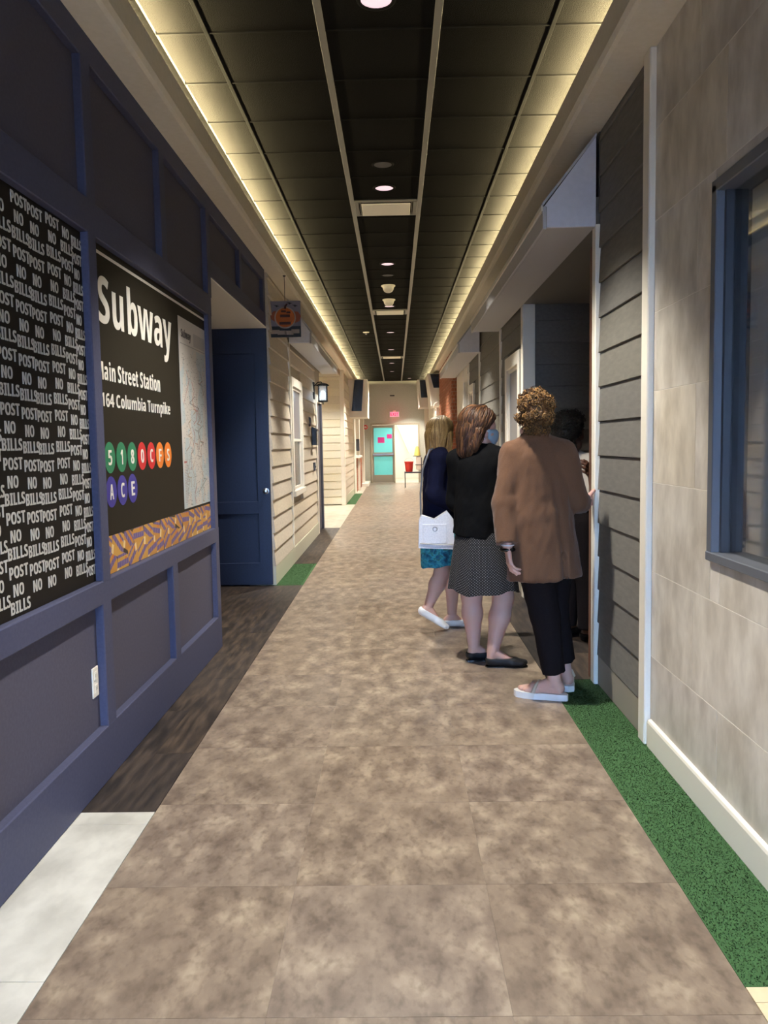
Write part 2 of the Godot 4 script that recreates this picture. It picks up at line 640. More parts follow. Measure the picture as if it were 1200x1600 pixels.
func build_floor() -> void:
	var fl := bx("floor", P(-4.2, -0.16, -6.0), P(4.2, -0.0122, 36.0), M.concrete, self, 0.0)
	struct(fl, "corridor floor of mottled brown stone-look tiles with edge strips", "floor")
	var fk := [M.floor0, M.floor1, M.floor2, M.floor3]
	tiles(fl, "floor_tile", -0.952, 0.878, D_BACK, D_END, 3, 0.6096, fk, 0.0004, false, 0.17)
	# left edge strip: pale stone, dark wood, green carpet, dark wood, pale tile
	tiles(fl, "stone_tile", -1.30, -0.954, D_BACK, 3.085, 1, 0.91, [M.stone], 0.001, false, 0.3)
	var wk := [M.wood0, M.wood1, M.wood2]
	tiles(fl, "wood_plank", -1.30, -0.954, 3.085, 8.22, 2, 1.22, wk, 0.0007, true)
	tiles(fl, "wood_plank", -2.4, -1.30, 5.72, 8.3, 6, 1.22, wk, 0.0007, true)
	carpet(fl, -1.30, -0.954, 8.22, 9.72, 9000)
	tiles(fl, "wood_plank", -1.30, -0.954, 9.72, 13.9, 2, 1.22, wk, 0.0007, true)
	tiles(fl, "pale_tile", -2.6, -0.954, 13.9, 19.2, 3, 0.61, [M.cream_floor])
	carpet(fl, -1.30, -0.954, 19.2, 23.5, 5000)
	tiles(fl, "pale_tile", -1.30, -0.954, 23.5, D_END, 1, 0.61, [M.cream_floor])
	# right edge strip: tan, green carpet, dark wood
	tiles(fl, "tan_tile", 0.88, 1.22, D_BACK, 2.03, 1, 0.91, [M.tan], 0.001, false, 0.4)
	carpet(fl, 0.88, 1.22, 2.03, 4.80, 30000)
	tiles(fl, "wood_plank", 0.88, 1.30, 4.80, 15.3, 2, 1.22, wk, 0.0007, true)
	tiles(fl, "wood_plank", 1.30, 2.5, 4.80, 7.4, 6, 1.22, wk, 0.0007, true)
	tiles(fl, "pale_tile", 0.88, 1.30, 15.3, D_END, 1, 0.61, [M.cream_floor])
	# the vestibule behind the end doors
	tiles(fl, "pale_tile", -2.4, 2.4, D_END + 0.02, 35.0, 8, 0.61, [M.cream_floor])

func carpet(fl: Node, x0: float, x1: float, d0: float, d1: float, blades: int) -> void:
	var c := bx("carpet_strip", P(x0, -0.012, d0 + 0.001), P(x1, -0.001, d1 - 0.001), M.turf, fl, 0.001)
	c.set_meta("label", "green turf-like carpet strip")
	var mm := MultiMesh.new()
	mm.transform_format = MultiMesh.TRANSFORM_3D
	mm.use_colors = true
	var st := stool()
	st.set_color(Color.WHITE)
	for k in 2:
		var t := Vector3(0.0022, 0, 0) if k == 0 else Vector3(0, 0, 0.0022)
		for p: Vector3 in [-t, Vector3(0.001, 0.004, 0.001), t]:
			st.set_normal(Vector3.UP)
			st.set_color(Color.WHITE)
			st.add_vertex(p)
	mm.mesh = st.commit()
	mm.instance_count = blades
	var r := RandomNumberGenerator.new()
	r.seed = int(d0 * 100.0)
	for i in blades:
		var b := Basis(Vector3.UP, r.randf() * TAU) * Basis(Vector3(1, 0, 0), r.randf_range(-0.6, 0.6))
		mm.set_instance_transform(i, Transform3D(b.scaled(Vector3.ONE * r.randf_range(0.7, 1.3)), P(r.randf_range(x0 + 0.004, x1 - 0.02), -0.002, r.randf_range(d0 + 0.004, d1 - 0.004))))
		var g := r.randf()
		mm.set_instance_color(i, Color(0.03, 0.078, 0.026).lerp(Color(0.078, 0.155, 0.055), g * g))
	var mi := MultiMeshInstance3D.new()
	mi.name = "carpet_pile"
	mi.multimesh = mm
	mi.material_override = M.blade
	mi.set_meta("kind", "stuff")
	c.add_child(mi, true)

func build_ceiling() -> void:
	var c := bx("ceiling", P(-2.0, CEIL + 0.03, D_BACK), P(2.0, CEIL + 0.15, D_END + 0.2), M.dark_room, self, 0.0)
	struct(c, "dark suspended ceiling of square acoustic tiles with a central grey slot", "ceiling")
	var lines := [-1.24, -0.969, -0.357, 0.255, 0.867, 1.15]
	var d0 := 4.577 - 0.6096 * 14.0
	var shared := {}
	for i in 5:
		for k in 56:
			var d := d0 + 0.6096 * k
			if d > D_END - 0.05:
				break
			var e := minf(d + 0.6096, D_END)
			var w: float = lines[i + 1] - lines[i]
			var mid := P((lines[i] + lines[i + 1]) * 0.5, CEIL + 0.015, (d + e) * 0.5)
			var key := "%.3f %.3f" % [w, e - d]
			if not shared.has(key):
				var st := stool()
				box(st, Vector3(-w * 0.5 + 0.006, -0.012, -(e - d) * 0.5 + 0.006), Vector3(w * 0.5 - 0.006, 0.014, (e - d) * 0.5 - 0.006), 0.004)
				shared[key] = st.commit()
			put("ceiling_tile", shared[key], M.ctile, c).position = mid
	for i: int in [1, 2, 3, 4]:
		var wide := 0.02 if i == 2 or i == 3 else 0.0115
		bx("main_tee", P(lines[i] - wide, CEIL - 0.006, D_BACK), P(lines[i] + wide, CEIL + 0.02, D_END), M.tee if wide > 0.015 else M.tee_dark, c, 0.002)
	for k in 56:
		var d := d0 + 0.6096 * k
		if d > D_END:
			break
		bx("cross_tee", P(-1.24, CEIL - 0.0035, d - 0.005), P(1.15, CEIL + 0.02, d + 0.005), M.tee_dark, c, 0.0015)
	# cove bulkheads: a flat underside at each wall, an upstand at its edge hiding the light strip
	for s: Array in [["trim_1", -1.24, -1.08, "left"], ["trim_2", 1.15, 0.95, "right"]]:
		var g := 1.0 if s[1] < 0.0 else -1.0
		var wx: float = s[1]
		var ex: float = s[2]
		var st := stool()
		prism(st, [Vector2(wx - g * 0.02, SOF), Vector2(ex - g * 0.03, SOF), Vector2(ex - g * 0.012, SOF + 0.008), Vector2(ex, SOF + 0.03), Vector2(ex, SOF + 0.16), Vector2(ex - g * 0.015, SOF + 0.16), Vector2(ex - g * 0.015, SOF + 0.05), Vector2(wx - g * 0.02, SOF + 0.05)], D_BACK, D_END)
		var tr := obj(s[0], st, M.crown)
		struct(tr, "beige cove bulkhead running along the top of the %s wall" % s[3], "cove")
		bx("cove_back", P(wx - g * 0.10, SOF + 0.04, D_BACK), P(wx - g * 0.02, CEIL + 0.06, D_END), M.ctile, tr, 0.002)
		bx("light_ledge", P(wx - g * 0.02, 3.436, D_BACK), P(wx + g * 0.028, 3.456, D_END), M.ctile, tr, 0.002)

# a run of lapped boards on a wall whose face looks along sx, or (across = true) on a wall facing the camera
func lap_boards(parent: Node, kinds: Array, x: float, sx: float, d0: float, d1: float, y0: float, y1: float, step: float, phase := 0.0, thick := 0.016, holes: Array = []) -> void:
	var y := y0 + phase
	if phase > 0.0:
		y -= step
	while y < y1 - 0.005:
		var a := maxf(y, y0)
		var b := minf(y + step, y1)
		var runs := [[d0, d1]]
		for h: Array in holes:   # [d0, d1, y0, y1]
			if a < h[3] - 0.01 and b > h[2] + 0.01:
				var next := []
				for r: Array in runs:
					if h[0] > r[0]:
						next.append([r[0], minf(r[1], h[0])])
					if h[1] < r[1]:
						next.append([maxf(r[0], h[1]), r[1]])
				runs = next
		for r: Array in runs:
			if r[1] - r[0] < 0.01:
				continue
			var st := stool()
			prism(st, [Vector2(x - sx * 0.03, a + 0.001), Vector2(x + sx * (thick - 0.003), a + 0.001), Vector2(x + sx * thick, a + 0.004), Vector2(x + sx * 0.003, b - 0.001), Vector2(x - sx * 0.03, b - 0.001)], r[0], r[1])
			obj("siding_board", st, kinds[rng.randi() % kinds.size()], parent)
		y += step

func lap_boards_facing(parent: Node, kinds: Array, d: float, x0: float, x1: float, y0: float, y1: float, step: float, thick := 0.016) -> void:
	var y := y0
	while y < y1 - 0.005:
		var b := minf(y + step, y1)
		var st := stool()
		# same wedge, turned to face the camera
		var prof := [Vector2(-0.03, y + 0.001), Vector2(thick - 0.003, y + 0.001), Vector2(thick, y + 0.004), Vector2(0.003, b - 0.001), Vector2(-0.03, b - 0.001)]
		for i in prof.size():
			var p: Vector2 = prof[i]
			var q: Vector2 = prof[(i + 1) % prof.size()]
			var t := (q - p).normalized()
			var n := Vector3(0, -t.x, t.y)
			quad(st, P(x0, p.y, d - p.x), P(x1, p.y, d - p.x), P(x1, q.y, d - q.x), P(x0, q.y, d - q.x), n)
		obj("siding_board", st, kinds[rng.randi() % kinds.size()], parent)
		y += step

func build_left_wall() -> void:
	var w := bx("wall_left", P(WL - 0.25, 0, D_BACK), P(WL - 0.034, 3.2, 5.70), M.panel_blue, self, 0.0)
	struct(w, "navy blue panelled wall with posters on the left of the corridor", "wall")
	# rails and stiles stand proud of the panels
	var f := WL
	var bk := WL - 0.04
	bx("bottom_rail", P(bk, 0, D_BACK), P(f, 0.232, 5.715), M.blue, w, 0.004)
	bx("middle_rail", P(bk, 0.752, D_BACK), P(f, 0.851, 5.715), M.blue, w, 0.004)
	bx("upper_rail", P(bk, 2.29, D_BACK), P(f, 2.43, 5.715), M.blue, w, 0.004)
	bx("top_rail", P(bk, 2.99, D_BACK), P(f, SOF + 0.02, 8.13), M.blue, w, 0.004)
	for d: float in [-2.11, -1.01, 0.09, 1.2, 2.3, 3.415, 4.515, 5.61]:
		var e := d + 0.105
		bx("lower_stile", P(bk, 0.225, d), P(f, 0.76, e), M.blue, w, 0.004)
		bx("upper_stile", P(bk, 2.42, d + 0.02), P(f, 3.0, e + 0.02), M.blue, w, 0.004)
	for d: float in [-2.11, 0.09, 1.2, 3.43, 5.61]:
		bx("middle_stile", P(bk, 0.84, d), P(f, 2.30, d + 0.095), M.blue, w, 0.004)
	# the wall carries on above the doorway recess
	bx("header", P(WL - 0.25, 2.565, 5.70), P(WL - 0.034, 3.2, 8.2), M.panel_blue, w, 0.003)
	bx("header_rail", P(bk, 2.56, 5.71), P(f, 2.685, 8.13), M.blue, w, 0.004)
	for d: float in [6.82, 8.02]:
		bx("upper_stile", P(bk, 2.675, d), P(f, 3.0, d + 0.11), M.blue, w, 0.004)
	# recess
	var r := bx("wall_recess", P(-2.5, 0, 5.62), P(-2.38, 2.8, 8.4), M.door_blue, self, 0.0)
	struct(r, "blue inner wall of the doorway recess behind the subway poster wall", "wall")
	bx("return_wall", P(-2.5, 0, 5.58), P(WL - 0.2, 2.8, 5.70), M.blue, r, 0.003)
	bx("recess_ceiling", P(-2.5, 2.553, 5.71), P(WL - 0.003, 2.58, 8.19), M.white, r, 0.002)
	bx("recess_end_wall", P(-2.5, 0, 8.27), P(-1.26, 2.7, 8.36), M.door_blue, r, 0.002)
	# blue door standing at the far end of the recess, facing the camera
	var dr := Node3D.new()
	dr.name = "door_1"
	add_child(dr)
	struct(dr, "dark blue panelled door with a silver knob in the left recess", "door")
	var zd := 8.20
	# leaf built of stiles, rails and recessed panels
	for s: Array in [["stile", -1.378, 0.012, -1.252, 2.558], ["stile", -2.152, 0.012, -2.02, 2.558], ["bottom_rail", -2.03, 0.012, -1.37, 0.235], ["lock_rail", -2.03, 0.728, -1.37, 0.852], ["top_rail", -2.03, 2.31, -1.37, 2.558]]:
		bx(s[0], P(s[1], s[2], zd), P(s[3], s[4], zd + 0.045), M.door_blue, dr, 0.004)
	bx("lower_panel", P(-2.04, 0.22, zd + 0.016), P(-1.36, 0.74, zd + 0.03), M.door_blue, dr, 0.002)
	bx("upper_panel", P(-2.04, 0.84, zd + 0.016), P(-1.36, 2.32, zd + 0.03), M.door_blue, dr, 0.002)
	var kn := stool()
	lathe(kn, P(-1.295, 0.957, zd), Vector3(0, 0, 1), [Vector2(0.0, 0.062), Vector2(0.016, 0.060), Vector2(0.026, 0.05), Vector2(0.027, 0.04), Vector2(0.018, 0.03), Vector2(0.011, 0.024), Vector2(0.011, 0.008), Vector2(0.03, 0.006), Vector2(0.032, 0.0)], 20)
	obj("knob", kn, M.metal, dr).set_meta("label", "round silver door knob")
	# beige lapped siding
	var s := bx("wall_siding_left", P(WL - 0.25, 0, 8.24), P(WL - 0.028, 3.2, 13.10), M.plaster, self, 0.0)
	struct(s, "beige wall of lapped boards beyond the blue door", "wall")
	bx("base_board", P(WL - 0.04, 0, 8.24), P(WL + 0.02, 0.19, 12.98), M.base_cream, s, 0.004)
	var sk := [M.siding0, M.siding1, M.siding2]
	var hole := [[9.83, 10.97, 0.77, 2.24]]
	lap_boards(s, sk, WL, 1.0, 8.24, 9.70, 0.19, SOF, 0.168, 0.0, 0.022)
	lap_boards(s, sk, WL - 0.012, 1.0, 9.76, 12.94, 0.19, 2.62, 0.168, 0.0, 0.022, hole)
	bx("corner_trim", P(WL - 0.04, 0.19, 9.69), P(WL + 0.028, 2.60, 9.765), M.trim, s, 0.004)
	bx("upper_wall", P(WL - 0.04, 2.6, 9.7), P(WL - 0.01, 3.2, 14.0), M.plaster, s, 0.002)
	# grey door and its casing near the lantern
	var d2 := Node3D.new()
	d2.name = "door_2"
	add_child(d2)
	struct(d2, "slate grey door set in the beige siding beneath the wall lantern", "door")
	bx("casing", P(WL - 0.05, 0, 12.94), P(WL + 0.022, 2.16, 13.07), M.trim, d2, 0.004)
	bx("casing", P(WL - 0.05, 0, 13.8), P(WL + 0.022, 2.16, 13.92), M.charcoal, d2, 0.004)
	bx("head_casing", P(WL - 0.05, 2.08, 13.07), P(WL + 0.022, 2.19, 13.8), M.trim, d2, 0.004)
	bx("leaf", P(WL - 0.05, 0.01, 13.075), P(WL - 0.012, 2.075, 13.795), M.charcoal, d2, 0.003)
	for y: float in [0.2, 1.1]:
		bx("leaf_panel", P(WL - 0.02, y, 13.18), P(WL - 0.006, y + 0.75, 13.69), M.charcoal, d2, 0.004)
	bx("over_door", P(WL - 0.2, 2.18, 12.9), P(WL - 0.02, 3.2, 13.95), M.plaster, s, 0.002)
	window_left()
	# open alcove beyond, with a cream sided wall facing the camera
	var al := bx("wall_alcove", P(-2.75, 0, 19.13), P(-1.19, 3.2, 19.4), M.plaster, self, 0.0)
	struct(al, "cream sided wall facing the camera at the far side of the alcove", "wall")
	lap_boards_facing(al, [M.cream0, M.cream1, M.cream2], 19.12, -2.7, -1.25, 0.02, 3.1, 0.178, 0.026)
	bx("corner_trim", P(-1.26, 0, 19.08), P(-1.165, 3.1, 19.3), M.trim, al, 0.006)
	bx("back_wall", P(-2.75, 0, 13.9), P(-2.62, 3.2, 19.3), M.plaster, al, 0.0)
	bx("near_wall", P(-2.75, 0, 13.82), P(WL - 0.03, 3.2, 13.92), M.plaster, al, 0.0)
	bx("alcove_ceiling", P(-2.75, 2.95, 13.9), P(WL, 3.15, 19.3), M.plaster, al, 0.0)
	# sided wall onwards
	var b := bx("wall_far_left", P(-1.5, 0, 19.3), P(-1.20, 3.2, D_END), M.plaster, self, 0.0)
	struct(b, "pale sided wall at the far left end of the corridor", "wall")
	lap_boards(b, [M.siding0, M.siding1], -1.185, 1.0, 19.32, 23.2, 0.19, 2.9, 0.178, 0.0, 0.018)
	bx("base_board", P(-1.22, 0, 19.3), P(-1.165, 0.19, 23.2), M.base_cream, b, 0.003)
	bx("plain_panel", P(-1.22, 0, 23.2), P(-1.14, 3.1, 24.1), M.white, b, 0.004)
	bricks(b, -1.14, 1.0, 24.1, 25.0, 0.0, 1.0)
	bx("ledge", P(-1.2, 1.0, 23.9), P(-1.02, 1.06, 25.6), M.white, b, 0.004)
	bricks(b, -1.12, 1.0, 26.4, 27.6, 0.0, 0.95)
	bx("pilaster", P(-1.2, 0, 25.0), P(-1.08, 2.9, 25.3), M.trim, b, 0.004)
	bx("pilaster", P(-1.2, 0, 27.7), P(-1.04, 2.9, 28.0), M.trim, b, 0.004)
	bx("plinth", P(-1.2, 0, 27.2), P(-0.90, 0.10, 29.3), M.white, b, 0.004)

func bricks(parent: Node, x: float, sx: float, d0: float, d1: float, y0: float, y1: float) -> void:
	bx("mortar", P(x - sx * 0.1, y0, d0), P(x - sx * 0.006, y1, d1), M.brick_mortar, parent, 0.001)
	var st := stool()
	var y := y0
	var row := 0
	while y < y1 - 0.02:
		var d := d0 - (0.1 if row % 2 else 0.0)
		while d < d1:
			var a := maxf(d, d0) + 0.004
			var b := minf(d + 0.2, d1) - 0.004
			if b - a > 0.02:
				box(st, P(x - sx * 0.05, y + 0.005, a), P(x + sx * rng.randf_range(-0.001, 0.003), y + 0.062, b), 0.003)
			d += 0.2
		y += 0.067
		row += 1
	obj("bricks", st, M.brick, parent).set_meta("kind", "stuff")

func sash_window(called: String, label: String, x: float, sx: float, d0: float, d1: float, y0: float, y1: float, casing: float, mid: float, upper: Material, lower: Material) -> void:
	var n := Node3D.new()
	n.name = called
	add_child(n)
	struct(n, label, "window")
	var a := x - sx * 0.05
	bx("casing", P(a, y0, d0), P(x + sx * 0.03, y1, d0 + casing), M.white, n, 0.004)
	bx("casing", P(a, y0, d1 - casing), P(x + sx * 0.03, y1, d1), M.white, n, 0.004)
	bx("head_casing", P(a, y1 - casing * 1.1, d0 + casing), P(x + sx * 0.032, y1, d1 - casing), M.white, n, 0.004)
	bx("sill", P(a, y0, d0 - 0.02), P(x + sx * 0.05, y0 + casing * 0.7, d1 + 0.02), M.white, n, 0.005)
	var i0 := d0 + casing
	var i1 := d1 - casing
	var lo := y0 + casing * 0.7
	var hi := y1 - casing * 1.1
	var e := 0.035
	for q: Array in [["upper_sash", mid - 0.02, hi, 0.012, upper], ["lower_sash", lo, mid + 0.02, -0.004, lower]]:
		var f: float = q[3]
		var st := stool()
		var xa := x + sx * (f - 0.03)
		var xb := x + sx * f
		box(st, P(xa, q[1], i0), P(xb, q[2], i0 + e), 0.003)
		box(st, P(xa, q[1], i1 - e), P(xb, q[2], i1), 0.003)
		box(st, P(xa, q[1], i0 + e), P(xb, q[1] + e, i1 - e), 0.003)
		box(st, P(xa, q[2] - e, i0 + e), P(xb, q[2], i1 - e), 0.003)
		var sash := obj(q[0], st, M.white, n)
		bx("pane", P(xa + sx * 0.01, q[1] + e * 0.6, i0 + e * 0.6), P(xa + sx * 0.016, q[2] - e * 0.6, i1 - e * 0.6), q[4], sash, 0.0)

func window_left() -> void:
	sash_window("window_2", "white framed sash window in the beige siding on the left", WL, 1.0, 9.85, 10.95, 0.79, 2.22, 0.10, 1.47, M.curtain, M.dark_pane)

func build_right_wall() -> void:
	# tiled wall with the big shop window: built round the opening
	var w := bx("wall_right", P(WR + 0.0072, 0, D_BACK), P(WR + 0.3, 0.97, 3.78), M.grout, self, 0.0)
	struct(w, "wall of large beige stone-look tiles on the right of the corridor", "wall")
	bx("wall_core", P(WR + 0.0072, 0.96, 3.04), P(WR + 0.3, 2.32, 3.78), M.grout, w, 0.0)
	bx("wall_core", P(WR + 0.0072, 0.96, D_BACK), P(WR + 0.3, 2.32, 0.6), M.grout, w, 0.0)
	bx("wall_core", P(WR + 0.0072, 2.31, D_BACK), P(WR + 0.3, 3.2, 3.78), M.grout, w, 0.0)
	var tk := [M.tile0, M.tile1, M.tile2, M.tile3]
	var ys := [0.0, 0.42, 0.812, 1.215, 1.62, 1.965, 2.36, 2.75, 3.13]
	for k in ys.size() - 1:
		var d := 3.76
		var first := true
		while d > D_BACK:
			var len := 0.79
			if first and k % 2 == 0:
				len = 0.81
			elif first:
				len = 0.55
			first = false
			var e := maxf(d - len, D_BACK)
			var spans := [[e, d, ys[k], ys[k + 1]]]
			# clip against the window opening  d 0.6..3.04, y 0.97..2.31
			if e < 3.04 and d > 0.6 and ys[k + 1] > 0.97 and ys[k] < 2.31:
				spans = []
				if d > 3.06:
					spans.append([3.04, d, ys[k], ys[k + 1]])
				if e < 0.6:
					spans.append([e, 0.6, ys[k], ys[k + 1]])
				if ys[k] < 0.97:
					spans.append([maxf(e, 0.6), minf(d, 3.04), ys[k], 0.97])
				if ys[k + 1] > 2.31:
					spans.append([maxf(e, 0.6), minf(d, 3.04), 2.31, ys[k + 1]])
			for s: Array in spans:
				if s[1] - s[0] > 0.02:
					bx("wall_tile", P(WR + 0.006, s[2] + 0.0015, s[0] + 0.0015), P(WR + 0.026, s[3] - 0.0015, s[1] - 0.0015), tk[rng.randi() % 4], w, 0.0005)
			d = e
	var bb := stool()
	prism(bb, [Vector2(WR + 0.02, 0), Vector2(WR - 0.012, 0), Vector2(WR - 0.012, 0.112), Vector2(WR - 0.008, 0.122), Vector2(WR + 0.008, 0.128), Vector2(WR + 0.02, 0.128)], D_BACK, 3.72)
	struct(obj("baseboard_right", bb, M.trim), "cream baseboard along the foot of the tiled wall", "baseboard")
	# shop window
	var n := Node3D.new()
	n.name = "window_1"
	add_child(n)
	struct(n, "large fixed shop window with a dark grey frame in the tiled wall", "window")
	bx("jamb", P(WR - 0.008, 0.985, 3.0), P(WR + 0.12, 2.30, 3.045), M.frame_grey, n, 0.003)
	bx("jamb", P(WR - 0.008, 0.985, 0.6), P(WR + 0.12, 2.30, 0.645), M.frame_grey, n, 0.003)
	bx("head", P(WR - 0.008, 2.275, 0.6), P(WR + 0.12, 2.318, 3.045), M.frame_grey, n, 0.003)
	bx("sill", P(WR - 0.012, 0.962, 0.6), P(WR + 0.12, 0.995, 3.045), M.frame_grey, n, 0.003)
	bx("inner_frame", P(WR + 0.022, 0.99, 2.985), P(WR + 0.10, 2.28, 3.003), M.frame_dark, n, 0.002)
	bx("inner_frame", P(WR + 0.022, 0.99, 0.64), P(WR + 0.10, 2.28, 0.66), M.frame_dark, n, 0.002)
	bx("pane", P(WR + 0.05, 0.99, 0.65), P(WR + 0.056, 2.28, 2.99), M.glass, n, 0.0)
	# dim room behind the glass
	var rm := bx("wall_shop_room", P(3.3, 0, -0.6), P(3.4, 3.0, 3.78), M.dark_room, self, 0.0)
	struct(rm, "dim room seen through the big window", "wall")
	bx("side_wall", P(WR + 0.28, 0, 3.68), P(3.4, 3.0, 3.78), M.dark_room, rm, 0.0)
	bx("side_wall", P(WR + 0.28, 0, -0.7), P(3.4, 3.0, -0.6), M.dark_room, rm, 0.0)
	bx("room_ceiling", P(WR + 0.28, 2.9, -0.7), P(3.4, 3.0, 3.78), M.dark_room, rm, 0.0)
	# grey siding between the tiles and the porch
	var s := bx("wall_siding_right", P(WR + 0.03, 0, 3.76), P(WR + 0.14, 3.2, 4.74), M.base_grey, self, 0.0)
	struct(s, "grey wall of lapped boards between the tiled wall and the porch", "wall")
	var gk := [M.grey0, M.grey1, M.grey2]
	bx("base_board", P(WR - 0.0, 0, 3.79), P(WR + 0.04, 0.172, 4.72), M.base_grey, s, 0.004)
	lap_boards(s, gk, WR + 0.008, -1.0, 3.79, 4.71, 0.172, SOF, 0.1913, 0.0, 0.013)
	bx("corner_post", P(WR - 0.022, 0.0, 3.735), P(WR + 0.06, SOF, 3.83), M.trim, s, 0.005)
	bx("porch_post", P(WR - 0.024, 0.0, 4.695), P(WR + 0.10, 2.60, 4.775), M.trim, s, 0.005)
	bx("door_edge", P(WR - 0.022, 0.01, 4.79), P(WR + 0.03, 2.5, 4.84), M.mahogany, s, 0.004)
	# porch recess where the people stand
	var r := bx("wall_porch", P(1.16, 0, 7.385), P(2.6, 2.9, 7.56), M.recess_wall, self, 0.0)
	struct(r, "grey sided far wall of the shadowed porch recess", "wall")
	lap_boards_facing(r, gk, 7.375, 1.235, 2.5, 0.172, 2.62, 0.1905, 0.02)
	bx("base_board", P(1.235, 0, 7.35), P(2.5, 0.172, 7.4), M.base_grey, r, 0.003)
	bx("corner_post", P(WR - 0.022, 0, 7.345), P(WR + 0.09, 2.62, 7.45), M.trim, r, 0.005)
	bx("back_wall", P(2.5, 0, 4.7), P(2.6, 2.9, 7.5), M.recess_wall, r, 0.0)
	bx("near_wall", P(WR + 0.08, 0, 4.76), P(2.6, 2.9, 4.86), M.recess_wall, r, 0.0)
	bx("recess_ceiling", P(WR - 0.02, 2.60, 4.72), P(2.6, 2.75, 7.5), M.recess_wall, r, 0.0)
	bx("upper_wall", P(WR, 2.61, 4.72), P(WR + 0.14, 3.2, 7.46), M.recess_wall, r, 0.0)
	# sided wall beyond the porch
	var f := bx("wall_far_siding", P(WR + 0.03, 0, 7.44), P(WR + 0.2, 3.2, 13.05), M.base_grey, self, 0.0)
	struct(f, "long grey sided wall on the right beyond the porch", "wall")
	var hole := [[7.5, 8.49, 0.74, 2.25], [11.9, 12.72, 0.74, 2.27]]
	lap_boards(f, gk, WR + 0.008, -1.0, 7.44, 13.04, 0.172, SOF, 0.1913, 0.0, 0.013, hole)
	bx("base_board", P(WR, 0, 7.44), P(WR + 0.04, 0.172, 13.04), M.base_grey, f, 0.004)
	for d: float in [8.96, 11.16, 12.78]:
		bx("trim_strip", P(WR - 0.02, 0.172, d - 0.03), P(WR + 0.04, 2.6, d + 0.03), M.trim, f, 0.004)
	sash_window("window_3", "white framed sash window just beyond the porch post on the right", WR, -1.0, 7.52, 8.47, 0.76, 2.232, 0.11, 1.36, M.curtain, M.dark_pane)
	sash_window("window_4", "small far white framed window beneath the second awning on the right", WR, -1.0, 11.92, 12.7, 0.76, 2.25, 0.10, 1.5, M.curtain, M.dark_pane)
	# dark doorway, white wall, brick wall
	var g := bx("wall_far_right", P(WR + 0.25, 0, 13.0), P(WR + 0.5, 3.2, D_END), M.dark_room, self, 0.0)
	struct(g, "far right wall with a dark doorway, white pier and brickwork", "wall")
	bx("doorway_lining", P(WR + 0.02, 0, 13.04), P(WR + 0.28, 2.6, 13.1), M.frame_dark, g, 0.002)
	bx("over_doorway", P(WR + 0.01, 2.4, 13.04), P(WR + 0.3, 3.2, 15.4), M.white, g, 0.003)
	bx("white_pier", P(WR, 0, 13.92), P(WR + 0.28, 3.1, 15.38), M.white, g, 0.005)
	bricks(g, 1.055, -1.0, 15.4, 19.6, 0.0, 3.08)
	var bf := stool()
	var y := 0.0
	var row := 0
	while y < 3.05:
		for k in 2:
			var xa := 1.058 + 0.055 * k + (0.0 if row % 2 else 0.015)
			box(bf, P(xa, y + 0.005, 15.385), P(minf(xa + 0.05, 1.16), y + 0.062, 15.44), 0.003)
		y += 0.067
		row += 1
	var bm := obj("bricks", bf, M.brick, g)
	bm.set_meta("kind", "stuff")
	bx("pale_wall", P(1.10, 0, 19.6), P(WR + 0.3, 3.2, 24.0), M.white, g, 0.003)
	bx("pilaster", P(0.98, 0, 24.0), P(WR + 0.3, 2.8, 24.25), M.trim, g, 0.006)
	bricks(g, 1.06, -1.0, 24.3, 26.4, 0.0, 3.0)
	bx("pilaster", P(0.95, 0, 26.5), P(WR + 0.3, 3.0, 26.8), M.trim, g, 0.006)
	bx("pale_wall", P(1.05, 0, 26.8), P(WR + 0.3, 3.2, D_END), M.white, g, 0.003)

